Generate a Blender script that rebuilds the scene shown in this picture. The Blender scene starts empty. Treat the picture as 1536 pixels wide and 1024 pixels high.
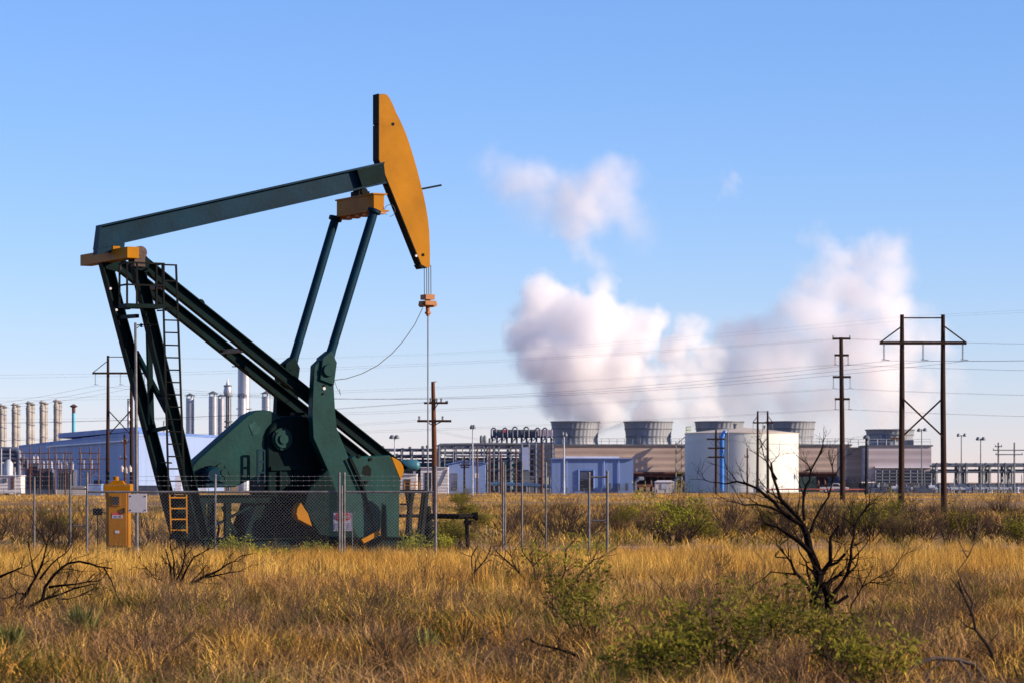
import bpy, bmesh, math, random
import numpy as np
from mathutils import Vector, Matrix, noise as mnoise

random.seed(7)
RNG = np.random.default_rng(11)
SC = bpy.context.scene
COL = SC.collection
R = math.radians
V = Vector

# ------------------------------------------------------------------ camera model
F, CX, HY = 4600.0, 768.0, 722.0          # focal length in photo pixels, principal column, horizon row
CAM = V((0, 0, 2.0))


def W(px, py, Y):
    """a point of the place seen at photo pixel (px, py) that stands Y metres away"""
    return V(((px - CX) / F * Y, Y, 2.0 + (HY - py) / F * Y))


def ppm(Y):
    return F / Y


def gz(x, y):
    """height of the ground (numpy or float)"""
    x = np.asarray(x, float); y = np.asarray(y, float)
    dip = -0.30 * np.exp(-((y - 195.0) / 70.0) ** 2)
    near = np.clip((70.0 - y) / 20.0, 0, 1)
    far = np.clip((y - 100.0) / 30.0, 0, 1) * np.clip((520 - y) / 100.0, 0, 1)
    bumps = 0.07 * np.sin(x * 0.55 + 1.3) * np.sin(y * 0.33 + 0.4) + 0.05 * np.sin(x * 1.3 + y * 0.7)
    bumps2 = 0.10 * np.sin(x * 0.11 + 0.7) * np.sin(y * 0.06)
    return dip + near * bumps + far * bumps2


def G0(x, y):
    return float(gz(x, y))


# ------------------------------------------------------------------ object bookkeeping
def world_mat(o):
    m = o.matrix_basis.copy()
    while o.parent is not None:
        o = o.parent
        m = o.matrix_basis @ m
    return m


def tag(o, label=None, cat=None, group=None, kind=None):
    if label: o['label'] = label
    if cat: o['category'] = cat
    if group: o['group'] = group
    if kind: o['kind'] = kind
    return o


def thing(name, label, cat, loc, group=None, rz=0.0):
    o = bpy.data.objects.new(name, None)
    o.empty_display_size = 0.2
    COL.objects.link(o)
    o.location = loc
    o.rotation_euler = (0, 0, rz)
    return tag(o, label, cat, group)


def copy_thing(root, loc, rz=0.0, scale=1.0, label=None, group=None):
    r = root.copy(); COL.objects.link(r)
    r.location = loc; r.rotation_euler = (0, 0, rz); r.scale = (scale, scale, scale)
    if label: r['label'] = label
    if group: r['group'] = group
    for ch in list(root.children):
        c = ch.copy(); COL.objects.link(c); c.parent = r
        for g in list(ch.children):
            d = g.copy(); COL.objects.link(d); d.parent = c
    return r


class MB:
    def __init__(s):
        s.v = []; s.f = []; s.mi = []; s.m = 0

    def add(s, vs, fs):
        n = len(s.v)
        s.v += [tuple(v) for v in vs]
        s.f += [tuple(i + n for i in f) for f in fs]
        s.mi += [s.m] * len(fs)
        return s

    def box(s, c, size, M=None):
        c = V(c); hx, hy, hz = [k / 2 for k in size]
        P = [V((x, y, z)) for z in (-hz, hz) for y in (-hy, hy) for x in (-hx, hx)]
        if M is not None: P = [M @ p for p in P]
        return s.add([c + p for p in P], [(0, 2, 3, 1), (4, 5, 7, 6), (0, 1, 5, 4), (2, 6, 7, 3), (0, 4, 6, 2), (1, 3, 7, 5)])

    def span(s, a, b):
        """axis aligned box between two corners"""
        a = V(a); b = V(b)
        return s.box((a + b) / 2, [abs(k) for k in (b - a)])

    def beam(s, p, q, w, h, up=(0, 0, 1)):
        p = V(p); q = V(q); d = (q - p).normalized(); up = V(up)
        side = d.cross(up)
        if side.length < 1e-6: side = d.cross(V((1, 0, 0)))
        side.normalize(); u = side.cross(d).normalized()
        P = []
        for e in (p, q):
            for a, b in ((-1, -1), (1, -1), (1, 1), (-1, 1)):
                P.append(e + side * (a * w / 2) + u * (b * h / 2))
        return s.add(P, [(3, 2, 1, 0), (4, 5, 6, 7), (0, 1, 5, 4), (1, 2, 6, 5), (2, 3, 7, 6), (3, 0, 4, 7)])

    def ibeam(s, p, q, w, h, up=(0, 0, 1), tf=0.025, tw=0.02):
        p = V(p); q = V(q); d = (q - p).normalized(); up = V(up)
        side = d.cross(up).normalized(); u = side.cross(d).normalized()
        s.beam(p + u * (h / 2 - tf / 2), q + u * (h / 2 - tf / 2), w, tf, u)
        s.beam(p - u * (h / 2 - tf / 2), q - u * (h / 2 - tf / 2), w, tf, u)
        s.beam(p, q, tw, h - 2 * tf, u)
        return s

    def tube(s, pts, rs, n=8, cap=True):
        pts = [V(p) for p in pts]
        if not isinstance(rs, (list, tuple)): rs = [rs] * len(pts)
        m = len(pts)
        d = (pts[1] - pts[0]).normalized()
        ref = V((0, 0, 1)) if abs(d.z) < 0.9 else V((1, 0, 0))
        a = d.cross(ref).normalized()
        vs = []
        for i in range(m):
            if i == 0: t = pts[1] - pts[0]
            elif i == m - 1: t = pts[-1] - pts[-2]
            else: t = (pts[i + 1] - pts[i]).normalized() + (pts[i] - pts[i - 1]).normalized()
            if t.length < 1e-9: t = d
            t = t.normalized()
            a = a - t * a.dot(t)
            if a.length < 1e-6: a = t.orthogonal()
            a.normalize(); b = t.cross(a)
            for k in range(n):
                th = 2 * math.pi * k / n
                vs.append(pts[i] + (a * math.cos(th) + b * math.sin(th)) * rs[i])
        fs = []
        for i in range(m - 1):
            for k in range(n):
                k2 = (k + 1) % n
                fs.append((i * n + k, i * n + k2, (i + 1) * n + k2, (i + 1) * n + k))
        if cap:
            fs.append(tuple(reversed(range(n)))); fs.append(tuple((m - 1) * n + k for k in range(n)))
        return s.add(vs, fs)

    def cyl(s, p, q, r, r2=None, n=20):
        return s.tube([p, q], [r, r if r2 is None else r2], n)

    def prism(s, pts, off):
        pts = [V(p) for p in pts]; off = V(off); n = len(pts)
        fs = [tuple(range(n)), tuple(reversed(range(n, 2 * n)))]
        fs += [(i, (i + 1) % n, n + (i + 1) % n, n + i) for i in range(n)]
        return s.add(pts + [p + off for p in pts], fs)

    def lathe(s, c, prof, n=32, caps=(True, True), wob=None):
        c = V(c); vs = []
        for r, z in prof:
            for k in range(n):
                th = 2 * math.pi * k / n
                rr = r * (wob(th, z) if wob else 1)
                vs.append(c + V((rr * math.cos(th), rr * math.sin(th), z)))
        fs = []
        m = len(prof)
        for i in range(m - 1):
            for k in range(n):
                k2 = (k + 1) % n
                fs.append((i * n + k, i * n + k2, (i + 1) * n + k2, (i + 1) * n + k))
        if caps[0]: fs.append(tuple(reversed(range(n))))
        if caps[1]: fs.append(tuple((m - 1) * n + k for k in range(n)))
        return s.add(vs, fs)

    def sphere(s, c, r, n=10, sz=1.0):
        prof = [(max(1e-3, r * math.sin(math.pi * i / n)), -r * sz * math.cos(math.pi * i / n)) for i in range(n + 1)]
        return s.lathe(c, prof, n=max(8, n + 4))

    def build(s, name, mat, parent=None, sharp=38, bevel=0.0, recalc=True, smooth=True):
        me = bpy.data.meshes.new(name)
        me.from_pydata(s.v, [], s.f)
        if not isinstance(mat, (list, tuple)): mat = [mat]
        for m in mat: me.materials.append(m)
        if len(mat) > 1: me.polygons.foreach_set('material_index', s.mi)
        if recalc and len(s.f) < 120000:
            bm = bmesh.new(); bm.from_mesh(me)
            bmesh.ops.recalc_face_normals(bm, faces=bm.faces)
            bm.to_mesh(me); bm.free()
        o = bpy.data.objects.new(name, me)
        COL.objects.link(o)
        if parent is not None:
            me.transform(world_mat(parent).inverted())
            o.parent = parent
        if smooth:
            me.polygons.foreach_set('use_smooth', [True] * len(me.polygons))
            me.set_sharp_from_angle(angle=R(sharp))
        me.update()
        if bevel:
            b = o.modifiers.new('edge', 'BEVEL'); b.width = bevel; b.segments = 2; b.limit_method = 'ANGLE'; b.angle_limit = R(40)
        return o


def build_each(m, name, mat, parent):
    """every separate piece of a builder becomes a part of its own"""
    lead = list(range(len(m.v)))

    def find(a):
        while lead[a] != a:
            lead[a] = lead[lead[a]]; a = lead[a]
        return a
    for f in m.f:
        for k in f[1:]: lead[find(k)] = find(f[0])
    groups = {}
    for f in m.f: groups.setdefault(find(f[0]), []).append(f)
    for fs in groups.values():
        ids = sorted({i for f in fs for i in f}); new = {i: j for j, i in enumerate(ids)}
        q = MB(); q.add([m.v[i] for i in ids], [tuple(new[i] for i in f) for f in fs]); q.build(name, mat, parent)


# ------------------------------------------------------------------ materials
def new_mat(name):
    m = bpy.data.materials.new(name); m.use_nodes = True
    nt = m.node_tree; nt.nodes.clear()
    out = nt.nodes.new('ShaderNodeOutputMaterial')
    return m, nt, out


def N(nt, kind, **kw):
    n = nt.nodes.new(kind)
    for k, v in kw.items():
        if k.startswith('_'):
            n.inputs[k[1:].replace('_', ' ')].default_value = v
        else:
            setattr(n, k, v)
    return n


def rgba(c): return (c[0], c[1], c[2], 1.0)


def mixcol(nt, fac, a, b):
    n = nt.nodes.new('ShaderNodeMix'); n.data_type = 'RGBA'
    for sock, val in ((n.inputs[0], fac), (n.inputs[6], a), (n.inputs[7], b)):
        if hasattr(val, 'links') or hasattr(val, 'is_linked'): nt.links.new(val, sock)
        elif isinstance(val, (int, float)): sock.default_value = val
        else: sock.default_value = rgba(val)
    return n.outputs[2]


def ramp(nt, src, lo, hi):
    n = nt.nodes.new('ShaderNodeMapRange'); n.inputs['From Min'].default_value = lo; n.inputs['From Max'].default_value = hi
    nt.links.new(src, n.inputs['Value'])
    return n.outputs[0]


def pos_noise(nt, scale, detail=3.0, stretch=None, rough=0.55, dist=0.0):
    g = nt.nodes.new('ShaderNodeNewGeometry')
    src = g.outputs['Position']
    if stretch:
        mp = nt.nodes.new('ShaderNodeMapping'); mp.inputs['Scale'].default_value = stretch
        nt.links.new(src, mp.inputs['Vector']); src = mp.outputs[0]
    n = N(nt, 'ShaderNodeTexNoise')
    n.inputs['Scale'].default_value = scale; n.inputs['Detail'].default_value = detail
    n.inputs['Roughness'].default_value = rough; n.inputs['Distortion'].default_value = dist
    nt.links.new(src, n.inputs['Vector'])
    return n.outputs[0]


def surf(name, col, rough=0.5, metal=0.0, var=0.25, scale=2.0, rust=0.0, rustcol=(0.09, 0.035, 0.015), streak=None, bump=0.0, bscale=None, spec=0.5, dust=0.0):
    m, nt, out = new_mat(name)
    b = N(nt, 'ShaderNodeBsdfPrincipled')
    nt.links.new(b.outputs[0], out.inputs[0])
    f1 = ramp(nt, pos_noise(nt, scale, 4.0, streak), 0.3, 0.7)
    c = mixcol(nt, f1, [k * (1 - var) for k in col], [min(1, k * (1 + var)) for k in col])
    if rust > 0:
        f2 = ramp(nt, pos_noise(nt, scale * 2.7, 6.0, (1, 1, 0.35), 0.65), 0.72 - rust * 0.3, 0.80 - rust * 0.2)
        c = mixcol(nt, f2, c, rustcol)
    if dust > 0:
        f3 = ramp(nt, pos_noise(nt, scale * 0.8, 5.0, (1, 1, 0.5), 0.6), 0.45, 0.9)
        mm = nt.nodes.new('ShaderNodeMath'); mm.operation = 'MULTIPLY'; mm.inputs[1].default_value = dust
        nt.links.new(f3, mm.inputs[0])
        c = mixcol(nt, mm.outputs[0], c, (0.25, 0.2, 0.14))
    nt.links.new(c, b.inputs['Base Color'])
    rn = nt.nodes.new('ShaderNodeMapRange'); rn.inputs['To Min'].default_value = max(0.05, rough - 0.12); rn.inputs['To Max'].default_value = min(1, rough + 0.15)
    nt.links.new(pos_noise(nt, scale * 3, 3.0), rn.inputs['Value']); nt.links.new(rn.outputs[0], b.inputs['Roughness'])
    b.inputs['Metallic'].default_value = metal
    b.inputs['Specular IOR Level'].default_value = spec
    if bump > 0:
        bn = nt.nodes.new('ShaderNodeBump'); bn.inputs['Strength'].default_value = bump; bn.inputs['Distance'].default_value = 0.02
        nt.links.new(pos_noise(nt, bscale or scale * 6, 4.0), bn.inputs['Height']); nt.links.new(bn.outputs[0], b.inputs['Normal'])
    return m


def clad(name, col, pitch=1.0, axis='X', rough=0.45, var=0.12, depth=0.06, metal=0.0, horiz=False, panel=0.0):
    """profiled sheet metal or board cladding: ribs in the bump, weather in the colour"""
    m, nt, out = new_mat(name)
    b = N(nt, 'ShaderNodeBsdfPrincipled'); nt.links.new(b.outputs[0], out.inputs[0])
    f1 = ramp(nt, pos_noise(nt, 0.12, 5.0, (1, 1, 2.5) if horiz else (2.0, 2.0, 0.25)), 0.3, 0.7)
    c = mixcol(nt, f1, [k * (1 - var) for k in col], [min(1, k * (1 + var)) for k in col])
    g = nt.nodes.new('ShaderNodeNewGeometry')
    sep = nt.nodes.new('ShaderNodeSeparateXYZ'); nt.links.new(g.outputs['Position'], sep.inputs[0])
    if horiz: src = sep.outputs['Z']
    else:
        ad = nt.nodes.new('ShaderNodeMath'); ad.operation = 'ADD'
        nt.links.new(sep.outputs['X'], ad.inputs[0]); nt.links.new(sep.outputs['Y'], ad.inputs[1]); src = ad.outputs[0]
    mu = nt.nodes.new('ShaderNodeMath'); mu.operation = 'MULTIPLY'; mu.inputs[1].default_value = 2 * math.pi / pitch; nt.links.new(src, mu.inputs[0])
    si = nt.nodes.new('ShaderNodeMath'); si.operation = 'SINE'; nt.links.new(mu.outputs[0], si.inputs[0])
    if panel:
        lt = nt.nodes.new('ShaderNodeMath'); lt.operation = 'GREATER_THAN'; lt.inputs[1].default_value = 0.93; nt.links.new(si.outputs[0], lt.inputs[0])
        ml = nt.nodes.new('ShaderNodeMath'); ml.operation = 'MULTIPLY'; ml.inputs[1].default_value = panel; nt.links.new(lt.outputs[0], ml.inputs[0])
        c = mixcol(nt, ml.outputs[0], c, [k * 0.35 for k in col])
    nt.links.new(c, b.inputs['Base Color'])
    bn = nt.nodes.new('ShaderNodeBump'); bn.inputs['Strength'].default_value = 0.7; bn.inputs['Distance'].default_value = depth
    nt.links.new(si.outputs[0], bn.inputs['Height']); nt.links.new(bn.outputs[0], b.inputs['Normal'])
    b.inputs['Roughness'].default_value = rough; b.inputs['Metallic'].default_value = metal
    return m


def leafy(name, cols, scale=1.2, trans=0.35, tone=0.45):
    """plant matter: colours drift over the field in patches, each blade has a tone of its own"""
    m, nt, out = new_mat(name)
    f1 = ramp(nt, pos_noise(nt, scale, 4.0, None, 0.6), 0.36, 0.62)
    f2 = ramp(nt, pos_noise(nt, scale * 0.27, 3.0, (1, 1, 0.2), 0.6), 0.42, 0.60)
    c = mixcol(nt, f1, cols[0], cols[1])
    c = mixcol(nt, f2, c, cols[2])
    if len(cols) > 3:
        f3 = ramp(nt, pos_noise(nt, scale * 0.6, 3.0, (1.3, 0.8, 0.2), 0.6), 0.60, 0.68)
        c = mixcol(nt, f3, c, cols[3])
    at = nt.nodes.new('ShaderNodeAttribute'); at.attribute_name = 'tone'
    mr = nt.nodes.new('ShaderNodeMapRange'); mr.inputs['To Min'].default_value = 1 - tone; mr.inputs['To Max'].default_value = 1 + tone
    nt.links.new(at.outputs['Fac'], mr.inputs['Value'])
    vm = nt.nodes.new('ShaderNodeVectorMath'); vm.operation = 'SCALE'
    nt.links.new(c, vm.inputs[0]); nt.links.new(mr.outputs[0], vm.inputs['Scale'])
    d = nt.nodes.new('ShaderNodeBsdfDiffuse'); t = nt.nodes.new('ShaderNodeBsdfTranslucent')
    nt.links.new(vm.outputs[0], d.inputs[0]); nt.links.new(vm.outputs[0], t.inputs[0])
    mx = nt.nodes.new('ShaderNodeMixShader'); mx.inputs[0].default_value = trans
    nt.links.new(d.outputs[0], mx.inputs[1]); nt.links.new(t.outputs[0], mx.inputs[2]); nt.links.new(mx.outputs[0], out.inputs[0])
    return m


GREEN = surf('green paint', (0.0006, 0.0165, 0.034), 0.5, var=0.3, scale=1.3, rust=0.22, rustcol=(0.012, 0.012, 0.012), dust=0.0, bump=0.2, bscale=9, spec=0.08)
GREEN_SHADE = surf('shaded green paint', (0.001, 0.0085, 0.0095), 0.55, var=0.35, scale=1.5, rust=0.10, rustcol=(0.02, 0.012, 0.007), dust=0.0, bump=0.2, bscale=9, spec=0.05)  # darker copy of the green, shadow of the lower unit put into the colour
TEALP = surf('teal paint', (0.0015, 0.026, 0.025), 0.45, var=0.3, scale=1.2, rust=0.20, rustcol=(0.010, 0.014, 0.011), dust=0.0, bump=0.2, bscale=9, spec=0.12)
YELLOW = surf('yellow paint', (0.30, 0.116, 0.001), 0.5, var=0.16, scale=1.1, rust=0.18, rustcol=(0.15, 0.042, 0.003), dust=0.012, bump=0.12, spec=0.08)
ORANGE = surf('orange paint', (0.28, 0.085, 0.004), 0.55, var=0.2, scale=2, rust=0.2, rustcol=(0.2, 0.06, 0.015))
BLACK = surf('black steel', (0.004, 0.0045, 0.005), 0.6, var=0.3, scale=3, rust=0.08, rustcol=(0.02, 0.010, 0.006), spec=0.06)
DARKM = surf('dark metal', (0.008, 0.010, 0.011), 0.6, var=0.4, scale=3, rust=0.2, rustcol=(0.03, 0.014, 0.008), spec=0.08)
GALV = surf('galvanised steel', (0.14, 0.13, 0.135), 0.6, metal=0.2, var=0.35, scale=5, rust=0.2, spec=0.2)
WIRE = surf('fence wire', (0.22, 0.22, 0.23), 0.55, metal=0.3, var=0.25, scale=3)
WIRED = surf('weathered fence wire', (0.10, 0.085, 0.075), 0.7, var=0.3)
CABLE = surf('cable', (0.05, 0.05, 0.055), 0.5, var=0.2)
ROD = surf('polished steel', (0.30, 0.29, 0.30), 0.3, metal=0.7, var=0.2)
WHITEP = surf('white sign paint', (0.46, 0.43, 0.48), 0.5, var=0.06, scale=4, rust=0.04)
RED = surf('sign red', (0.50, 0.03, 0.05), 0.5, var=0.1)
PURPLE = surf('sign dark ink', (0.05, 0.03, 0.10), 0.5, var=0.1)
WOOD = surf('creosoted wood', (0.034, 0.018, 0.014), 0.85, var=0.45, scale=1.2, streak=(6, 6, 0.3), bump=0.5, bscale=10, spec=0.1)
WOODR = surf('reddish pole wood', (0.11, 0.046, 0.027), 0.85, var=0.4, scale=1.2, streak=(6, 6, 0.3), bump=0.4, bscale=10, spec=0.1)
INSUL = surf('insulator glaze', (0.20, 0.20, 0.22), 0.3, var=0.1)
STEELG = surf('grey plant steel', (0.10, 0.11, 0.13), 0.5, var=0.35, scale=0.4, rust=0.15)
STEELL = surf('pale plant steel', (0.34, 0.36, 0.42), 0.5, var=0.25, scale=0.4, rust=0.06)
STEELR = surf('rusty plant steel', (0.085, 0.034, 0.028), 0.75, var=0.4, scale=0.4)
NAVY = surf('navy plant steel', (0.055, 0.065, 0.115), 0.5, var=0.5, scale=0.5, rust=0.1)
PIPEB = surf('blue pipe paint', (0.03, 0.16, 0.50), 0.4, var=0.2, scale=0.6)
VESSEL = surf('teal vessel', (0.03, 0.12, 0.16), 0.45, var=0.25, scale=0.5)
STACKM = surf('stack steel', (0.36, 0.36, 0.40), 0.38, metal=0.55, var=0.22, scale=0.5, streak=(1, 1, 0.2), rust=0.06)
STACKB = surf('weathered flue steel', (0.27, 0.245, 0.235), 0.6, metal=0.2, var=0.3, scale=0.6, rust=0.12)
TURQ = surf('turquoise flue paint', (0.10, 0.38, 0.48), 0.5, var=0.2, scale=0.5)
BLUEWALL = clad('blue sheet cladding', (0.20, 0.27, 0.46), 2.4, rough=0.55, depth=0.02, panel=0.10)  # blue lightened, distance haze put into the colour
BLUEROOF = surf('blue roof sheet', (0.09, 0.17, 0.42), 0.5, var=0.15, scale=0.2)
BLUESHED = clad('blue shed cladding', (0.145, 0.215, 0.42), 4.5, rough=0.55, depth=0.012, panel=0.12)  # lightened like the hall to carry distance haze in the colour
PALEROOF = surf('pale roof sheet', (0.62, 0.60, 0.66), 0.45, var=0.1, scale=0.3)
TANWALL = clad('tower fibre cement boards', (0.42, 0.31, 0.25), 1.35, rough=0.75, var=0.16, horiz=True, depth=0.05, panel=0.25)
LAVWALL = clad('pale tower boards', (0.42, 0.35, 0.37), 1.5, rough=0.7, var=0.12, horiz=True, depth=0.05, panel=0.2)
FANSTACK = clad('fan stack staves', (0.20, 0.205, 0.235), 1.1, rough=0.6, var=0.2, depth=0.05, panel=0.18)
TANKP = surf('white tank paint', (0.54, 0.55, 0.52), 0.5, var=0.10, scale=0.3, streak=(1, 1, 0.12), rust=0.08, rustcol=(0.33, 0.26, 0.19), dust=0.12)
TRAILER = clad('trailer siding', (0.55, 0.50, 0.50), 0.5, rough=0.55, horiz=True, depth=0.03)
CREAM = surf('cream panel', (0.45, 0.40, 0.38), 0.6, var=0.1, scale=0.5)
CONT = clad('olive container sheet', (0.22, 0.26, 0.14), 0.5, rough=0.55, depth=0.05)
CONC = surf('concrete', (0.32, 0.30, 0.28), 0.85, var=0.2, scale=0.8)
GLASSD = surf('dark glazing', (0.01, 0.012, 0.02), 0.15, var=0.1)
BARK = surf('dead black bark', (0.008, 0.005, 0.0045), 0.9, var=0.6, scale=6, bump=0.8, bscale=30, spec=0.05)
BARKG = surf('grey brown bark', (0.038, 0.024, 0.018), 0.9, var=0.5, scale=5, spec=0.08)
TWIG = surf('thin dry twigs', (0.10, 0.062, 0.04), 0.9, var=0.5, scale=1.0, spec=0.05)
LEAFG = leafy('yellow green leaves', [(0.24, 0.25, 0.022), (0.15, 0.17, 0.018), (0.30, 0.28, 0.03)], 2.0, 0.45)
LEAFD = leafy('bush leaves', [(0.135, 0.122, 0.018), (0.055, 0.055, 0.010), (0.21, 0.18, 0.028)], 2.5, 0.4)
YUCCA = leafy('yucca blades', [(0.14, 0.16, 0.04), (0.09, 0.11, 0.035), (0.22, 0.20, 0.06)], 3.0, 0.25)
GRASS = leafy('dry grass blades', [(0.56, 0.30, 0.060), (0.40, 0.20, 0.046), (0.62, 0.38, 0.095), (0.20, 0.10, 0.036)], 0.55, 0.22, 0.7)
BRUSH = leafy('brown brush', [(0.25, 0.13, 0.055), (0.11, 0.056, 0.028), (0.33, 0.195, 0.09), (0.035, 0.024, 0.013)], 0.9, 0.1, 0.65)  # last colour: near-black dead matter, also painted in as dark hollows
WEED = leafy('olive weeds', [(0.115, 0.105, 0.02), (0.07, 0.07, 0.016), (0.19, 0.15, 0.03)], 0.9, 0.3, 0.55)


def ground_mat():
    m, nt, out = new_mat('dry soil and straw')
    b = N(nt, 'ShaderNodeBsdfPrincipled'); nt.links.new(b.outputs[0], out.inputs[0])
    a = ramp(nt, pos_noise(nt, 0.35, 6.0), 0.35, 0.65)
    c = mixcol(nt, a, (0.20, 0.115, 0.06), (0.36, 0.215, 0.09))
    f = ramp(nt, pos_noise(nt, 0.035, 5.0, (0.5, 1, 1)), 0.45, 0.6)
    c = mixcol(nt, f, c, (0.40, 0.235, 0.085))
    f = ramp(nt, pos_noise(nt, 0.05, 5.0, (0.45, 1.3, 1), 0.65), 0.56, 0.66)
    c = mixcol(nt, f, c, (0.16, 0.115, 0.05))
    f = ramp(nt, pos_noise(nt, 14, 3.0), 0.45, 0.7)
    c = mixcol(nt, f, c, (0.07, 0.04, 0.023))
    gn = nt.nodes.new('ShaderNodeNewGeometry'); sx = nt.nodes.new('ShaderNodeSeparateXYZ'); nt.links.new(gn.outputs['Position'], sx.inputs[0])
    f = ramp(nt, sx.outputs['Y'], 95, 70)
    c = mixcol(nt, f, c, mixcol(nt, ramp(nt, pos_noise(nt, 2.5, 5.0), .35, .65), (0.05, 0.028, 0.016), (0.16, 0.085, 0.04)))  # darker litter tone near by, also paints in dark gaps between tufts
    nt.links.new(c, b.inputs['Base Color']); b.inputs['Roughness'].default_value = 0.95; b.inputs['Specular IOR Level'].default_value = 0.1
    bn = nt.nodes.new('ShaderNodeBump'); bn.inputs['Strength'].default_value = 0.8; bn.inputs['Distance'].default_value = 0.08
    nt.links.new(pos_noise(nt, 5, 6.0), bn.inputs['Height']); nt.links.new(bn.outputs[0], b.inputs['Normal'])
    return m


SOIL = ground_mat()
TRACKM = surf('bare pinkish soil', (0.34, 0.215, 0.155), 0.95, var=0.3, scale=1.5, bump=0.6, bscale=6, spec=0.1)

# ------------------------------------------------------------------ light, sky, camera
SUN_EL, SUN_AZ = R(20.0), R(103.0)          # azimuth clockwise from +Y (the view direction)
w = bpy.data.worlds.new('World'); SC.world = w; w.use_nodes = True
wn = w.node_tree; wn.nodes.clear()
sky = wn.nodes.new('ShaderNodeTexSky'); sky.sky_type = 'NISHITA'; sky.sun_disc = False
sky.sun_elevation = SUN_EL; sky.sun_rotation = SUN_AZ
sky.air_density = 1.3; sky.dust_density = 0.3; sky.ozone_density = 10.0; sky.altitude = 2500
bg = wn.nodes.new('ShaderNodeBackground'); bg.inputs[1].default_value = 0.13
wo = wn.nodes.new('ShaderNodeOutputWorld')
tint = wn.nodes.new('ShaderNodeVectorMath'); tint.operation = 'MULTIPLY'; tint.inputs[1].default_value = (1.47, 0.95, 0.87)   # white balance of the sky light
wn.links.new(sky.outputs[0], tint.inputs[0]); wn.links.new(tint.outputs[0], bg.inputs[0]); wn.links.new(bg.outputs[0], wo.inputs[0])

ld = bpy.data.lights.new('sun', 'SUN'); ld.energy = 5.0; ld.angle = R(0.5); ld.color = (1.0, 0.84, 0.63)
lo = bpy.data.objects.new('sun', ld); COL.objects.link(lo)
sd = V((math.sin(SUN_AZ) * math.cos(SUN_EL), math.cos(SUN_AZ) * math.cos(SUN_EL), math.sin(SUN_EL)))
lo.rotation_euler = sd.to_track_quat('Z', 'Y').to_euler(); lo.location = (60, 20, 60)

cd = bpy.data.cameras.new('camera'); cam = bpy.data.objects.new('camera', cd); COL.objects.link(cam)
cam.location = CAM; cam.rotation_euler = (R(90), 0, 0)
cd.sensor_width = 36; cd.lens = F / 1536 * 36; cd.shift_y = (HY - 512) / 1536
cd.clip_start = 0.5; cd.clip_end = 20000
cd.dof.use_dof = True; cd.dof.focus_distance = 86; cd.dof.aperture_fstop = 5.6
SC.camera = cam
SC.view_settings.view_transform = 'Standard'; SC.view_settings.look = 'None'
SC.view_settings.exposure = 0.78; SC.view_settings.gamma = 1.0
cy = SC.cycles
cy.volume_bounces = 28; cy.max_bounces = 28; cy.diffuse_bounces = 3; cy.glossy_bounces = 2; cy.transparent_max_bounces = 8
cy.volume_max_steps = 256
SC.render.film_transparent = False

# ------------------------------------------------------------------ ground and dirt track
ys = np.unique(np.concatenate([np.linspace(-60, 20, 9), np.arange(22, 130, 1.2), np.arange(130, 560, 6), np.linspace(560, 1200, 25), np.geomspace(1200, 9000, 14)]))
xs = np.unique(np.concatenate([-np.geomspace(60, 5000, 16), np.arange(-60, 60.1, 1.5), np.geomspace(60, 5000, 16)]))
gx, gy = np.meshgrid(xs, ys); gzv = gz(gx, gy)
nx, ny = len(xs), len(ys)
mb = MB(); mb.v = [tuple(p) for p in np.stack([gx, gy, gzv], -1).reshape(-1, 3)]
mb.f = [(j * nx + i, j * nx + i + 1, (j + 1) * nx + i + 1, (j + 1) * nx + i) for j in range(ny - 1) for i in range(nx - 1)]
mb.mi = [0] * len(mb.f)
tag(mb.build('ground', SOIL, recalc=False), kind='structure')


def track(x):
    """centre and half width (in Y) of the dirt track that passes the well"""
    return 92.5 + 1.0 * np.sin(x * 0.13) + 0.10 * x, 3.1 + 0.6 * np.sin(x * 0.31)


mb = MB(); n = 60
for i in range(n + 1):
    x = -3.5 + 32.0 * i / n; c, h = track(x); h = float(h) * min(1, (x + 3.6) / 3)
    for y in (c - h, c - h * .3, c + h * .3, c + h):
        mb.v.append((x, float(y), G0(x, y) + 0.012))
for i in range(n):
    for k in range(3):
        mb.f.append((i * 4 + k, (i + 1) * 4 + k, (i + 1) * 4 + k + 1, i * 4 + k + 1)); mb.mi.append(0)
tag(mb.build('dirt_track', TRACKM), kind='structure')

mb = MB()
for i in range(41):
    x = -95 + 190 * i / 40
    for y in (344, 350, 356):
        mb.v.append((x, y + 3 * math.sin(x * .05), G0(x, y) + 0.03))
for i in range(40):
    for k in range(2):
        mb.f.append((i * 3 + k, i * 3 + 3 + k, i * 3 + 4 + k, i * 3 + k + 1)); mb.mi.append(0)
tag(mb.build('dirt_road', TRACKM), kind='structure')

# ================================================================== PUMP JACK
PA = R(29); PO = V(((430 - CX) / F * 84, 84.0, 0.0))
XH = V((math.cos(PA), math.sin(PA), 0)); YH = V((-math.sin(PA), math.cos(PA), 0)); ZH = V((0, 0, 1))


def Lc(px, py, yl):
    d = V(((px - CX) / F, 1, (HY - py) / F))
    t = (yl + (PO - CAM).dot(YH)) / d.dot(YH)
    p = CAM + d * t - PO
    return p.dot(XH), p.z + 0.0


def G(x, y, z): return PO + XH * x + YH * y + ZH * z


def LG(px, py, yl):
    x, z = Lc(px, py, yl)
    return G(x, yl, z)


def shape(mb, pts, ref, y0, y1):
    P = [Lc(a, b, ref) for a, b in pts]
    mb.prism([G(x, y0, z) for x, z in P], YH * (y1 - y0))
    return mb


PR = Matrix((XH, YH, ZH)).transposed()
pump = thing('pump_jack', 'tall dark green oil pump jack with yellow horse head, standing behind the chain link fence', 'pump jack', PO, rz=PA)

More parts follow.
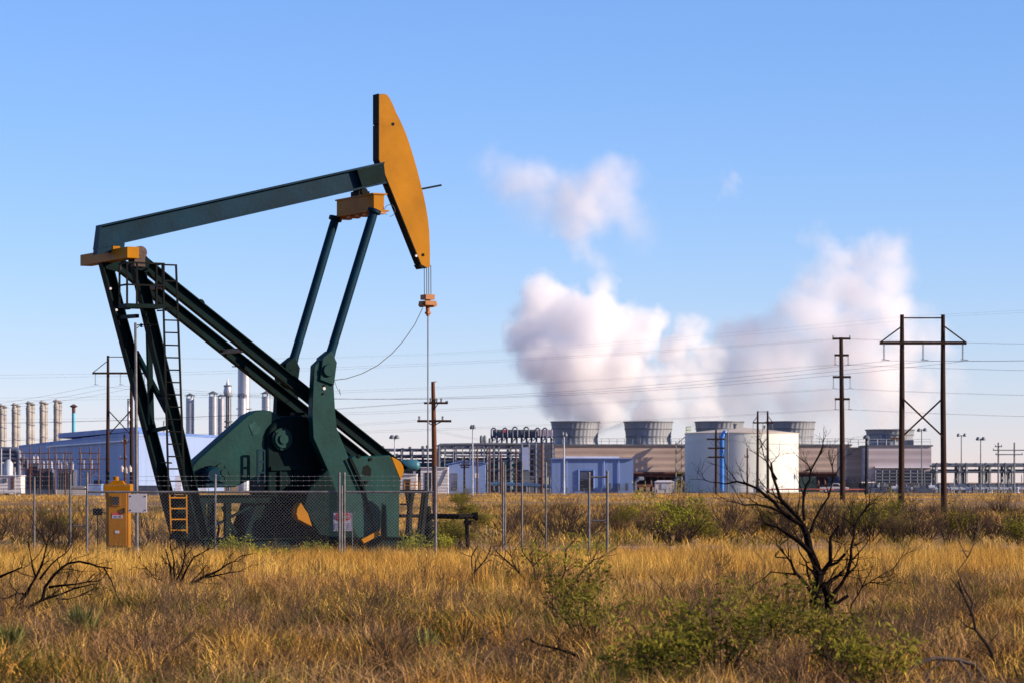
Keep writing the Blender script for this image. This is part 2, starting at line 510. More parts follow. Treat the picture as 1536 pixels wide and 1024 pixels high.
# walking beam (I section, the near flange edges traced)
m = MB()
shape(m, [(151.6, 339), (576, 245), (580, 273), (147.3, 371)], -.19, -.02, .02)
shape(m, [(151.8, 337.2), (577, 243), (577, 245.6), (151.2, 340)], -.19, -.19, .19)
shape(m, [(147.5, 370.2), (580, 272.2), (580.5, 275.2), (147, 373.6)], -.19, -.19, .19)
shape(m, [(151.2, 340), (152.8, 340), (148.9, 370.2), (147.4, 370.2)], -.19, -.18, .18)
wb = m.build('walking_beam', GREEN, pump)
m = MB()
shape(m, [(535.5, 254.5), (576, 245.6), (579, 272), (543.5, 280)], -.19, -.185, -.165)
m.build('splice_plate', GREEN_SHADE, wb)
m = MB()
m.cyl(LG(600, 290, 0.0), LG(662, 278, 0.0), .028, n=10)
m.build('stop_bar', DARKM, wb)
m = MB(); shape(m, [(147.4, 373), (188, 364.5), (187, 374), (146.6, 382)], -.19, -.16, .16)
m.build('beam_seat', GREEN, wb)

# yellow saddle block across the post tops
xs_, zt_ = Lc(190.6, 370, -1.25)
m = MB()
m.box(G(xs_ + .17, .45, zt_ - .15), (.34, 3.4, .30), PR)
sb = m.build('saddle_block', YELLOW, pump, bevel=.012)
m = MB()
for yy in (-.1, .45):
    m.box(G(xs_ + .13, yy, zt_ + .045), (.2, .16, .085), PR)
build_each(m, 'clamp_plate', YELLOW, sb)
m = MB()
for yy in (-.85, .85):
    m.cyl(G(xs_ + .5, yy - .14, zt_ - .12), G(xs_ + .5, yy + .14, zt_ - .12), .17, n=18)
    m.box(G(xs_ + .47, yy, zt_ - .34), (.3, .26, .3), PR)
m.cyl(G(xs_ + .5, -1.0, zt_ - .12), G(xs_ + .5, 1.0, zt_ - .12), .09, n=12)
m.build('bearing', surf('rusty bearing', (0.05, 0.02, 0.015), 0.7, var=0.5, scale=4), sb)

# equalizer
ex0, ez1 = Lc(559.7, 289.4, -1.2); ex1, _ = Lc(580.8, 293.3, -1.2); _, ez0 = Lc(559.0, 316.5, -1.2)
exm = (ex0 + ex1) / 2; ew = ex1 - ex0
m = MB()
m.box(G(exm, 0, ez1 - .02), (ew, 2.4, .04), PR)
m.box(G(exm, 0, ez0 + .02), (ew + .1, 2.44, .04), PR)
for dx in (-ew * .40, ew * .30):
    m.box(G(exm + dx, 0, (ez0 + ez1) / 2), (.03, 2.3, ez1 - ez0 - .08), PR)
for yy in (-1.15, -.75, -.3, .3, .75, 1.15):
    m.box(G(exm - .02, yy, (ez0 + ez1) / 2), (ew * .72, .03, ez1 - ez0 - .08), PR)
eq = m.build('equalizer', YELLOW, pump)
m = MB()
for yy in (-1.1, -.55, -.1, .45, 1.0):
    m.box(G(exm, yy, ez0 - .035), (ew * .8, .22, .07), PR)
build_each(m, 'bolt_pad', ORANGE, eq)
m = MB()
m.box(G(exm - .02, 0, ez1 + .07), (.34, .5, .13), PR)
m.cyl(G(exm - .02, -.28, ez1 + .12), G(exm - .02, .28, ez1 + .12), .1, n=14)
m.build('bearing', BLACK, eq)
m = MB()
c = G(ex1 + .08, -1.2, ez0 + .08)
m.tube([c + XH * (.16 * math.sin(t)) + ZH * (-.05 - .16 * math.cos(t) + .0) for t in np.linspace(0, 5.6, 16)], .009, n=5)
m.build('grease_hose', CABLE, eq)

# horse head with its rivets
HHF = [(568.75, 143), (575.8, 140.7), (580.5, 142.5), (584.4, 147.3), (589.5, 157.5), (594, 168.8), (601, 182.5), (607.8, 198), (614.2, 216), (619.5, 233), (625.6, 254), (631, 276), (635.5, 294), (639, 311), (642, 329), (643.9, 347), (644.9, 374), (645, 401), (637.5, 401.5), (632.5, 398), (568.75, 239.5)]
m = MB(); shape(m, HHF, -.165, -.165, -.12)
shape(m, HHF, -.165, .12, .165)
arc = HHF[1:18]
P = [Lc(a, b, -.165) for a, b in arc]
for (x0, z0), (x1, z1) in zip(P, P[1:]):
    m.prism([G(x0, -.12, z0), G(x1, -.12, z1), G(x1 - .05, -.12, z1 - .01), G(x0 - .05, -.12, z0 - .01)], YH * .24)
hh = m.build('horse_head', YELLOW, pump, sharp=30)
m = MB()
for a, b in (((568.75, 140.8), (568.75, 186)), ((568.75, 187.5), (568.75, 239.5)), ((568.75, 239.5), (631.5, 396.5))):
    x0, z0 = Lc(*a, -.165); x1, z1 = Lc(*b, -.165)
    m.prism([G(x0 - .004, -.167, z0), G(x0 - .03, -.167, z0), G(x1 - .03, -.167, z1), G(x1 - .004, -.167, z1)], YH * .335)
m.build('gap_shade', BLACK, hh)  # black strip stands in for the dark gap between the two side plates
m = MB(); x0, z0 = Lc(630, 397, -.165); x1, z1 = Lc(640, 402.5, -.165)
m.prism([G(x0 - .03, -.165, z0), G(x0 + .05, -.165, z0 - .12), G(x1, -.165, z1), G(x1, -.165, z1 + .02), G(x0 + .05, -.165, z0)], YH * .33)
m.build('toe_plate', BLACK, hh)
m = MB()
for a in ((589.4, 186.5), (634.5, 382.5)):
    p = LG(*a, -.165); m.cyl(p - YH * .012, p + YH * .004, .045, n=14)
build_each(m, 'pin_hole', BLACK, hh)
m = MB(); p = LG(625.6, 384, -.165) - XH * .03
m.cyl(p - YH * .02, p + YH * .02, .035, n=12)
m.build('pin', WHITEP, hh)

# bridle, carrier bar, rod
for i, px in enumerate((636.4, 640.0, 643.0, 646.2)):
    yy = (-.1, .1, -.06, .12)[i]
    m = MB(); m.cyl(LG(px, 398, yy), LG(px + .3, 443, yy), .014, n=6)
    m.build('bridle_cable', CABLE, pump)
m = MB()
m.box(LG(641.4, 446, 0), (.28, .34, .14), PR)
m.box(LG(641.4, 455, 0), (.34, .42, .12), PR)
for dx in (-7.5, 8):
    p = LG(641.4 + dx, 457, 0); m.cyl(p - YH * .12, p + YH * .12, .075, n=12)
m.cyl(LG(641.6, 450, 0), LG(641.9, 474, 0), .075, .05, n=12)
m.cyl(LG(641.9, 468, 0), LG(641.9, 471, 0), .10, n=6)
m.build('carrier_bar', ORANGE, pump)
rodx, rodz = Lc(642.5, 800, 0); xr1, zr1 = Lc(641.9, 472, 0)
m = MB(); m.cyl(G(xr1, 0, zr1), G(xr1, 0, 1.0), .021, n=8)
m.build('polished_rod', ROD, pump)
# slack cable from the carrier to the crank
m = MB()
pts = [(634, 462, 0), (622, 487, -.2), (606, 510, -.4), (588, 530, -.6), (566, 548, -.8), (543, 560, -1.0), (520, 567.5, -1.1), (499, 570, -1.2)]
m.tube([LG(*p) for p in pts], .011, n=5)
m.tube([LG(*p) for p in [(502, 571, -1.2), (505, 580, -1.2), (511, 592, -1.2), (509, 583, -1.2)]], .009, n=5)
m.build('signal_cable', CABLE, pump)

# samson post legs
WL = .75
for y0, px0, px1 in ((-WL, (203, 388), (303.5, 806)), (WL, (157.5, 392), (267, 806))):
    m = MB(); m.ibeam(LG(*px0, y0), LG(*px1, y0), .30, .30, XH, .028, .022)
    m.build('rear_leg', GREEN_SHADE, pump)
ax, az = Lc(201, 384, -WL); bx, bz = Lc(606, 708, -WL)
for y0 in (-WL, WL):
    m = MB(); m.ibeam(G(ax, y0, az), G(bx, y0, bz), .26, .32, ZH, .03, .022)
    m.build('front_leg', GREEN_SHADE, pump)
dirx = V((bx - ax, bz - az)).normalized(); LEN = V((bx - ax, bz - az)).length
m = MB()
for t in (.115, .405, .72):
    x, z = ax + dirx.x * LEN * t, az + dirx.y * LEN * t
    m.beam(G(x, -WL, z - .1), G(x, WL, z - .1), .2, .12)
build_each(m, 'cross_tie', surf('faded tan paint', (0.16, 0.10, 0.045), 0.6, var=0.3), pump)
m = MB()
m.beam(LG(206, 474, -WL), LG(178, 476, WL), .10, .10)
m.beam(LG(255, 640, -WL), LG(226, 646, WL), .10, .10)
m.beam(LG(204, 528, WL), LG(250, 616, -WL), .10, .13)
m.beam(LG(223, 500, -.1), LG(227, 636, -.1), .13, .13, XH)
build_each(m, 'cross_brace', GREEN_SHADE, pump)
m = MB()
for y0, pts in ((-WL, [(196, 381), (212, 380), (222, 392), (216, 410), (201, 404)]), (WL, [(150, 386), (168, 384), (180, 397), (172, 408), (156, 404)])):
    shape(m, pts, y0, y0 - .17, y0 + .17)
build_each(m, 'gusset', GREEN_SHADE, pump)
# white bolt heads on the far leg
m = MB()
for a in ((165.5, 433), (174.5, 465)):
    p = LG(*a, WL - .16); m.cyl(p - YH * .02, p + YH * .02, .035, n=8)
build_each(m, 'bolt', WHITEP, pump)
# lifting eye on the near front leg
m = MB(); c = LG(301, 457, -WL)
m.tube([c + XH * (.1 * math.cos(t)) + ZH * (.12 * math.sin(t)) for t in np.linspace(-.4, 3.0, 10)], .03, n=6)
m.build('lifting_eye', GREEN_SHADE, pump)

# pitman arms with forked feet
for s, top, bot in ((-1.15, (561.5, 316), (490, 549)), (1.15, (503.5, 327), (435, 557))):
    t, b = LG(*top, s), LG(*bot, s)
    m = MB(); d = (b - t).normalized()
    m.tube([t, t + d * .25, b - d * .5, b], [.115, .125, .125, .16], n=16)
    m.cyl(t - d * .02, t + d * .07, .19, n=16)
    pm = m.build('pitman_arm', GREEN, pump)
    m = MB()
    x, z = Lc(*bot, s)
    m.prism([G(x - .22, s - .2, z + .22), G(x - .30, s - .2, z - .38), G(x + .13, s - .2, z - .52), G(x + .22, s - .2, z + .1), G(x + .05, s - .2, z + .42)], YH * .4)
    m.cyl(G(x - .05, s - .27, z - .12), G(x - .05, s + .27, z - .12), .17, n=18)
    m.build('wrist_bearing', TEALP if s < 0 else GREEN_SHADE, pm, bevel=.02)

# cranks with counterweights
ARM = [(471.5, 548), (480, 540), (496, 540), (500, 566), (503, 617), (505.5, 642), (522, 683), (541, 726), (556, 765), (566, 806), (536, 806), (512, 755), (490.5, 702), (470, 656), (468, 617)]
CWR = [(523, 685.5), (528, 682.5), (546, 683.2), (584, 681.5), (591, 697), (600, 722), (597.5, 742), (597, 806), (576.5, 806), (575.5, 759), (571.5, 756), (569.5, 792), (563, 803), (542, 728)]
CWL = [(463, 728), (490, 703), (512, 755), (537, 806), (500, 806), (476, 803), (452, 757)]
TIP = [(584.2, 684), (591, 687), (598.5, 691.8), (602.4, 698), (603.6, 705), (601.8, 713), (598.5, 719.5)]
TIPL = [(449, 753), (443.5, 761), (442, 770), (444.5, 778), (466, 789), (460, 770)]
for s in (-1, 1):
    off = -1.15 if s < 0 else 1.15
    y0, y1 = off - .13, off + .13
    shift = 0
    PP = lambda pts: [Lc(a, b, -1.28) for a, b in pts]
    m = MB(); m.prism([G(x, y0, z) for x, z in PP(ARM)], YH * .26)
    cr = m.build('crank', TEALP if s < 0 else GREEN_SHADE, pump, bevel=.015)
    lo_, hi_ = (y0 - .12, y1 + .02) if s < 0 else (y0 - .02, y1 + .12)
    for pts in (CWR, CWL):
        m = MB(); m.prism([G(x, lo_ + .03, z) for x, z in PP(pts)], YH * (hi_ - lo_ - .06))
        cw = m.build('counterweight', TEALP if pts is CWR and s < 0 else GREEN_SHADE, cr, bevel=.045)  # all but the near outer weight get the green with shade in it
    for pts in (TIP, TIPL):
        m = MB(); m.prism([G(x, lo_ + .02, z) for x, z in PP(pts)], YH * (hi_ - lo_ - .1))
        m.build('weight_tip', YELLOW, cr, bevel=.015)
    if s < 0:
        m = MB()
        p = LG(548, 705.5, -1.28); p = p + YH * (lo_ + 1.28)
        m.prism([p + XH * a + ZH * b + YH * .02 for a, b in ((-.14, -.05), (-.10, .12), (.03, .17), (.13, .05), (.12, -.13), (-.02, -.15))], YH * .02)
        for a in ((553, 688), (536, 683.6), (547, 722)):
            q = LG(*a, -1.28) + YH * (lo_ + 1.28); m.cyl(q + YH * .0, q + YH * .05, .05, n=8)
        # bolt row on the arm
        for a in ((484.5, 590), (486, 578), (483, 565)):
            q = LG(*a, -1.28); m.cyl(q - YH * .03, q + YH * .02, .03, n=8)
        m.build('bolt_pocket', BLACK, cr)
        m = MB(); q = LG(486, 582, -1.28); m.cyl(q - YH * .02, q + YH * .02, .045, n=12)
        m.build('reflector', WHITEP, cr)
        m = MB()
        for k in range(1, 7):
            pass
        m.beam(LG(522, 686, -1.28) + YH * (lo_ + 1.29), LG(545, 736, -1.28) + YH * (lo_ + 1.29), .05, .025, YH)
        m.build('seam_plate', BLACK, cr)
m = MB(); shape(m, [(538, 808), (563, 795), (566, 801), (542, 814)], -1.3, -1.48, -1.38)
m.build('weight_guard', YELLOW, pump)

# crankshaft, gear reducer, belt guard, motor
cx_, cz_ = Lc(497, 690, -1.28)
m = MB(); m.cyl(G(cx_, -1.25, cz_), G(cx_, 1.25, cz_), .16, n=18)
m.build('crankshaft', DARKM, pump)
m = MB()
shape(m, [(399, 742), (399, 652), (404, 640), (412, 631), (424, 625), (448, 622.5), (462, 625), (476, 632), (484, 645), (486, 742)], -.6, -.6, .6)
rd = m.build('gear_reducer', GREEN_SHADE, pump, bevel=.09)
m = MB()
shape(m, [(405, 699), (484, 697), (484, 703), (405, 705)], -.6, -.68, -.58)
shape(m, [(418, 706), (421, 706), (421, 738), (418, 738)], -.6, -.68, -.58)
shape(m, [(462, 705), (465, 705), (465, 738), (462, 738)], -.6, -.68, -.58)
shape(m, [(440, 706), (443, 706), (443, 738), (440, 738)], -.6, -.68, -.58)
shape(m, [(440, 622), (440, 618), (454, 618), (456, 622)], -.2, -.3, -.0)
build_each(m, 'housing_flange', GREEN_SHADE, rd)
p = LG(421.5, 658, -.6)
m = MB()
m.cyl(p - YH * .10, p + YH * .02, .30, n=28)
m.cyl(p - YH * .16, p - YH * .10, .24, .22, n=28)
m.cyl(p - YH * .21, p - YH * .16, .13, .11, n=20)
for k in range(6):
    t = k * math.pi / 3 + .3
    q = p + XH * (.255 * math.cos(t)) + ZH * (.255 * math.sin(t)); m.cyl(q - YH * .13, q - YH * .10, .028, n=6)
m.build('bearing_cap', TEALP, rd)
m = MB()
for a, b in (((386.5, 674), (386.5, 724)), ((396.5, 674), (396.5, 724)), ((386.5, 674.5), (396.5, 674.5)), ((386.5, 692), (396.5, 692)), ((386.5, 708), (396.5, 708))):
    m.beam(LG(*a, -.8), LG(*b, -.8), .045, .045, YH)
m.build('inspection_step', GREEN, pump)
m = MB()
GRD = [(288, 712), (289, 697), (297, 688), (371, 622.5), (383, 616), (394, 614.3), (406, 615.5), (416, 620.5), (421, 628), (419, 648), (404, 700), (390, 712), (352, 730), (297, 731), (290, 724)]
shape(m, GRD, -.5, -.5, -.02)
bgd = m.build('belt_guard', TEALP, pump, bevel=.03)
m = MB()
shape(m, [(373, 637), (381, 631), (392, 644), (388, 650), (379, 652)], -.5, -.515, -.495)
m.build('pale_patch', surf('pale teal patch', (0.010, 0.045, 0.042), 0.5, var=0.4, scale=4, spec=0.1), bgd)  # paler teal patch on the guard face
m = MB(); p = LG(335, 708, -.5); m.cyl(p - YH * .06, p + YH * .01, .27, n=28); m.cyl(p - YH * .09, p - YH * .05, .10, n=18)
for k in range(5):
    t = k * math.tau / 5; q = p + XH * (.17 * math.cos(t)) + ZH * (.17 * math.sin(t)); m.cyl(q - YH * .075, q - YH * .05, .05, n=8)
m.build('sheave_cover', TEALP, bgd)
m = MB(); c = LG(322, 712, -.9)
m.cyl(c - XH * .05, c - XH * .05 + YH * .38, .22, n=24)
for k in range(16):
    t = k * math.tau / 16; q = c - XH * .05 + XH * (.235 * math.cos(t)) + ZH * (.235 * math.sin(t)); m.beam(q + YH * .05, q + YH * .34, .02, .04, q - c + XH * .05)
m.box(c + V((0, 0, -.26)) + YH * .2, (.5, .4, .08), PR)
m.cyl(c - XH * .05 - YH * .06, c - XH * .05, .16, .22, n=20)
m.build('motor', GREEN, pump)

# skid, stand and rails underneath
m = MB()
xa = Lc(262, 812, .9)[0]; xb = Lc(606, 806, -.9)[0]
for yy in (-.8, .8):
    m.ibeam(G(xa, yy, .28), G(xb + .2, yy, .28), .26, .40, ZH, .03, .02)
for x in np.linspace(xa + .2, xb, 7):
    m.beam(G(x, -.85, .26), G(x, .85, .26), .14, .3)
m.build('skid', GREEN_SHADE, pump)
m = MB()
xa2, xb2 = Lc(287, 742, -.55)[0], Lc(486, 742, -.55)[0]
zz = Lc(400, 742, -.55)[1]
for yy in (-.55, .55):
    m.ibeam(G(xa2, yy, zz - .1), G(xb2, yy, zz - .1), .2, .22, ZH, .025, .02)
for px in (293, 304, 341):
    x = Lc(px, 742, -.55)[0]
    for yy in (-.55, .55):
        m.beam(G(x, yy, zz - .2), G(x, yy, .45), .16 if px > 300 else .22, .16 if px > 300 else .22, XH)
x0_, x1_ = Lc(386, 742, -.55)[0], xb2
for yy in (-.5, .5):
    m.prism([G(x0_, yy - .03, zz - .2), G(x1_, yy - .03, zz - .2), G(x1_ + .1, yy - .03, .45), G(x0_ - .4, yy - .03, .45)], YH * .06)
m.prism([G(x0_, -.5, zz - .2), G(x1_, -.5, zz - .2), G(x1_ + .1, -.5, .45), G(x0_ - .1, -.5, .45)], YH * 1.0)
m.beam(G(xa2 + .2, -.55, .6), G(x0_ - .2, -.55, zz - .3), .07, .07)
m.beam(G(xa2 + .9, -.55, zz - .3), G(xa2 + 1.3, -.55, .6), .07, .07)
m.build('reducer_stand', GREEN_SHADE, pump)
m = MB()
wc = G(xa2 + .55, -.3, .75)
m.tube([wc + XH * (.36 * math.cos(t)) + ZH * (.36 * math.sin(t)) for t in np.linspace(0, math.tau, 25)], .03, n=6, cap=False)
m.beam(wc - XH * .35, wc + XH * .35, .03, .03); m.beam(wc - ZH * .35, wc + ZH * .35, .03, .03, XH)
m.build('brake_wheel', DARKM, pump)
# guard rail of cable strung past the reducer
# platform and ladder
PY0, PY1 = -1.55, -.98
pa, za = Lc(190, 461, PY0); pb, _ = Lc(247, 461, PY0); _, zr = Lc(200, 394, PY0); _, zm = Lc(200, 427, PY0)
m = MB()
m.box(G((pa + pb) / 2, (PY0 + PY1) / 2, za + .05), (pb - pa, PY1 - PY0, .11), PR)
m.beam(G(pb - .3, PY0 + .1, za), G(pb - .05, -WL - .1, za - .3), .05, .05)
m.beam(G(pa + .3, PY1, za + .02), G(pa + .3, -WL, za + .02), .08, .08)
m.beam(G(pb - .2, PY1, za + .02), G(pb - .2, -WL, za + .02), .08, .08)
pf = m.build('platform', GREEN_SHADE, pump)
m = MB()
for x in (pa + .02, (pa + pb) / 2 - .24, pb - .22, pb - .02):
    m.beam(G(x, PY0 + .02, za + .05), G(x, PY0 + .02, zr), .045, .045, XH)
for x in (pa + .02, pb - .02):
    m.beam(G(x, PY1 - .02, za + .05), G(x, PY1 - .02, zr), .045, .045, XH)
for z in (zr, zm):
    m.beam(G(pa, PY0 + .02, z), G(pb, PY0 + .02, z), .045, .045)
    m.beam(G(pa + .02, PY0, z), G(pa + .02, PY1, z), .045, .045)
    m.beam(G(pb - .02, PY0, z), G(pb - .02, PY1, z), .045, .045)
m.build('handrail', BLACK, pf)
LY = -1.42
m = MB()
xl0, zl0 = Lc(243.5, 396, LY); xl1, _ = Lc(264, 396, LY); xm0, zm0 = Lc(253, 742, LY); xm1, _ = Lc(277, 742, LY)
m.beam(G(xl0, LY, zl0), G(xm0, LY, zm0), .05, .035, YH); m.beam(G(xl1, LY, zl0), G(xm1, LY, zm0), .05, .035, YH)
nr = int((zl0 - zm0 - 1.1) / .325)
m.beam(G(xl0, LY, zl0 - .02), G(xl1, LY, zl0 - .02), .04, .04)
for zz2 in (zl0 - .44,):
    t = (zl0 - zz2) / (zl0 - zm0); m.beam(G(xl0 + (xm0 - xl0) * t, LY, zz2), G(xl1 + (xm1 - xl1) * t, LY, zz2), .04, .04)
for i in range(nr + 1):
    z = zl0 - 1.15 - i * .325; t = (zl0 - z) / (zl0 - zm0)
    m.cyl(G(xl0 + (xm0 - xl0) * t, LY, z), G(xl1 + (xm1 - xl1) * t, LY, z), .019, n=8)
for t in (.20, .58, .86):
    x = xl0 + (xm0 - xl0) * t; z = zl0 + (zm0 - zl0) * t
    m.beam(G(x + .1, LY, z), G(x + .1, -WL, z + .02), .04, .04)
ld_ = m.build('ladder', BLACK, pump)
m = MB()
yx0, yz0 = Lc(253.5, 741, LY); yx1, _ = Lc(279, 741, LY); bx0, bz0 = Lc(256, 799, LY); bx1, _ = Lc(279.5, 799, LY)
m.beam(G(yx0, LY - .03, yz0), G(bx0, LY - .03, bz0), .035, .035, YH); m.beam(G(yx1, LY - .03, yz0), G(bx1, LY - .03, bz0), .035, .035, YH)
for t in (0.08, .36, .64, .92):
    m.beam(G(yx0 + (bx0 - yx0) * t, LY - .03, yz0 + (bz0 - yz0) * t), G(yx1 + (bx1 - yx1) * t, LY - .03, yz0 + (bz0 - yz0) * t), .035, .035)
m.build('ladder_guard', YELLOW, ld_)

# ================================================================== WELLHEAD
wp = G(rodx, 0, 0)
well = thing('wellhead', 'black wellhead valve tree under the yellow horse head with a side flow line', 'wellhead', wp)
m = MB()
prof = [(.24, 0), (.24, .12), (.14, .13), (.14, .3), (.23, .31), (.23, .39), (.13, .4), (.13, .62), (.22, .63), (.22, .7), (.11, .71), (.11, .95), (.19, .96), (.19, 1.02), (.08, 1.04), (.08, 1.3), (.05, 1.32)]
m.lathe(wp, prof, n=18)
m.build('valve_tree', BLACK, well)
for z, a in ((.52, 0), (.84, 1.2), (.24, .6)):
    m = MB(); d = V((math.cos(a), math.sin(a), 0)); c = wp + V((0, 0, z))
    m.cyl(c - d * .34, c + d * .34, .06, n=10)
    for s in (-1, 1):
        e = c + d * (.34 * s); pdir = d.cross(ZH)
        m.tube([e + pdir * (.12 * math.cos(t)) + ZH * (.12 * math.sin(t)) for t in np.linspace(0, math.tau, 13)], .02, n=5, cap=False)
        m.beam(e - pdir * .12, e + pdir * .12, .02, .02)
    m.build('hand_wheel', DARKM, well)
m = MB()
fz = wz = 2.0 + (HY - 774) / F * 84.5
pe = W(719, 774, 85.0)
m.tube([wp + V((.1, 0, fz)), W(690, 774, 84.8), W(712, 773.5, 85)], .075, n=10)
m.cyl(W(712, 773.5, 85), W(717, 773.5, 85), .12, n=10); m.cyl(W(709, 773, 85), W(710, 768, 85), .05, n=8)
m.cyl(W(700, 774, 84.9), V((W(702, 0, 84.9).x, 84.9, 0)), .06, n=10)
m.box(W(701.5, 783, 84.9), (.22, .16, .12))
m.cyl(wp + V((-.1, 0, fz)), W(600, 773, 84.2), .05, n=10)
m.build('flow_line', BLACK, well)
m = MB()
for px in (660, 672, 682, 690):
    c = W(px, 812, 84.3); c.z = .1 + .06 * (px % 3)
    m.cyl(c - V((.15, 0, 0)), c + V((.15, 0, .02)), .11, n=10); m.cyl(c, c + V((0, 0, .26)), .04, n=8)
    m.sphere(c + V((0, 0, .1)), .12, n=8)
m.build('manifold', DARKM, well)
m = MB()
zt = 2 + (HY - 736) / F * 83.5
m.beam(W(600, 736, 83.5), W(640, 736, 83.5), .08, .09)
for a, b in (((611, 738), (616, 772)), ((619, 738), (612, 776)), ((613.5, 772), (610, 815)), ((614, 774), (616, 812)), ((636, 738), (627, 815)), ((640, 738), (631, 815))):
    m.beam(W(*a, 83.5), W(*b, 83.5), .10, .10, YH)
m.beam(W(600, 755.5, 83.5), W(612, 755.5, 83.5), .05, .05)
m.build('pipe_stand', DARKM, well)

# ================================================================== FENCE, CABINET, SIGNS
FY = 78.0


def post(m, px, ytop, ybase_z, Y, r, n=10, cap=True):
    top = W(px, ytop, Y); b = V((top.x, Y, ybase_z))
    m.cyl(b, top, r, n=n)
    if cap: m.sphere(top, r * 1.15, n=6)
    return top


fence = thing('chain_link_fence', 'galvanised chain link fence with barbed wire running in front of the pump jack', 'fence', V((W(509, 0, FY).x, FY, 0)))
XL, XR = W(-60, 0, FY).x, W(911, 0, FY).x
ZT = 2 + (HY - 737) / F * FY
for px, yt, r, Yp in ((-50, 715, .03, FY), (51.5, 716, .032, FY + 1.5), (105.5, 712, .035, FY), (130.5, 710, .042, FY), (323, 712, .036, FY), (509, 709.5, .038, FY), (516.5, 709.5, .038, FY), (512.7, 729, .03, FY - .08),
                      (653.5, 700, .045, FY), (754.5, 694, .036, FY), (757.8, 697, .028, FY - .1), (783, 692, .032, FY + 1.2), (819, 694, .03, FY), (883.5, 709, .042, FY), (911, 707, .042, FY)):
    m = MB(); post(m, px, yt, -.1, Yp, r * .8); m.build('post', GALV, fence)
m = MB()
for a, b in ((130.5, 507), (518, 653)):
    m.cyl(W(a, 737, FY), W(b, 737, FY), .028, n=8)
build_each(m, 'top_rail', GALV, fence)
m = MB()
m.cyl(W(105.5, 732, FY), W(130.5, 732.5, FY), .02, n=8); m.cyl(W(105.5, 788, FY), W(130.5, 788, FY), .018, n=8)
m.cyl(W(883.5, 715, FY), W(911, 714.5, FY), .024, n=8); m.cyl(W(883.5, 780, FY), W(911, 780, FY), .022, n=8)
build_each(m, 'brace_rail', GALV, fence)


def mesh_net(m, xa, xb, z0, z1, Y, s=.085, r=.0021):
    h = z1 - z0; x = xa - h
    while x < xb:
        for sgn in (1, -1):
            a = V((x, Y, z0)) if sgn == 1 else V((x + h, Y + .006, z0))
            b = V((x + h, Y, z1)) if sgn == 1 else V((x, Y + .006, z1))
            pa, pb = a.copy(), b.copy()
            # clip to the panel
            for lim, keep in ((xa, 1), (xb, -1)):
                if (pa.x - lim) * keep < 0 and (pb.x - lim) * keep < 0: pa = None; break
                if (pa.x - lim) * keep < 0: t = (lim - pa.x) / (pb.x - pa.x); pa = pa.lerp(pb, t)
                elif (pb.x - lim) * keep < 0: t = (lim - pb.x) / (pa.x - pb.x); pb = pb.lerp(pa, t)
            if pa is not None and (pb - pa).length > .01: m.tube([pa, pb], r, n=3, cap=False)
        x += s


m = MB()
mesh_net(m, W(130.5, 0, FY).x, W(507, 0, FY).x, .04, ZT, FY - .03)
mesh_net(m, W(518, 0, FY).x, W(653, 0, FY).x, .04, ZT, FY - .03)
m.build('wire_mesh', WIRE, fence, recalc=False)
m = MB()
mesh_net(m, XL, W(130.5, 0, FY).x, .04, ZT - .02, FY - .03, .11, .0014)
m.build('wire_mesh', WIRED, fence, recalc=False); m = MB()
mesh_net(m, W(653.5, 0, FY).x, XR, .04, ZT - .02, FY - .03, .11, .0012)
m.build('wire_mesh', WIRED, fence, recalc=False)
m = MB()
for y in (712.5, 719.5, 727):
    for a, b in ((-60, 130.5), (130.5, 323), (323, 509), (516.5, 653), (653.5, 757), (757, 819), (819, 883)):
        p, q = W(a, y, FY), W(b, y + (1 if y < 715 else 0), FY)
        m.tube([p, p.lerp(q, .33) - ZH * .012, p.lerp(q, .67) - ZH * .012, q], .0035, n=3)
        L = (q - p).length
        for k in range(1, int(L / .14)):
            c = p.lerp(q, k * .14 / L) - ZH * .008; m.tube([c - ZH * .018 - YH * .01, c + ZH * .018 + YH * .01], .0025, n=3)
m.build('barbed_wire', WIRE, fence, recalc=False)


def text_mesh(s, size, M, mat, name, parent, bold=0.0):
    cu = bpy.data.curves.new('lettering', 'FONT'); cu.body = s; cu.size = size; cu.align_x = 'CENTER'; cu.align_y = 'CENTER'; cu.offset = bold; cu.extrude = .001
    to = bpy.data.objects.new('lettering', cu); COL.objects.link(to)
    dg = bpy.context.evaluated_depsgraph_get()
    me = bpy.data.meshes.new_from_object(to.evaluated_get(dg))
    bpy.data.objects.remove(to)
    o = bpy.data.objects.new(name, me); COL.objects.link(o)
    me.materials.clear(); me.materials.append(mat)
    me.transform((world_mat(parent).inverted() if parent else Matrix()) @ M)
    if parent: o.parent = parent
    return o


FACE = Matrix(((1, 0, 0, 0), (0, 0, -1, 0), (0, 1, 0, 0), (0, 0, 0, 1)))   # text standing upright, facing the camera side

# danger sign hung at the gate
SGY = FY + .10
c = W(514, 781, SGY)
sg = thing('danger_sign', 'white danger sign with a red band wired to the fence gate posts', 'sign', c)
sw, sh = 28 / ppm(FY), 29 / ppm(FY)
m = MB(); m.box(c, (sw, .012, sh)); m.build('panel', WHITEP, sg)
m = MB(); q = W(514, 767, SGY); m.box(q, (sw * 1.3, .03, .035)); m.build('hanger_bar', GALV, sg)
m = MB(); m.cyl(W(528.5, 767, SGY), V((W(528.5, 0, FY).x, SGY, 0)), .012, n=8); m.build('stake', GALV, sg)
m = MB(); e = c + V((0, -.010, sh * .22))
m.prism([e + V((sw * .46 * math.cos(t), 0, sh * .22 * math.sin(t))) for t in np.linspace(0, math.tau, 29)[:-1]], V((0, -.004, 0)))
m.build('red_band', RED, sg)
text_mesh('DANGER', .10, Matrix.Translation(e + V((0, -.017, 0))) @ FACE, WHITEP, 'lettering', sg, .002)
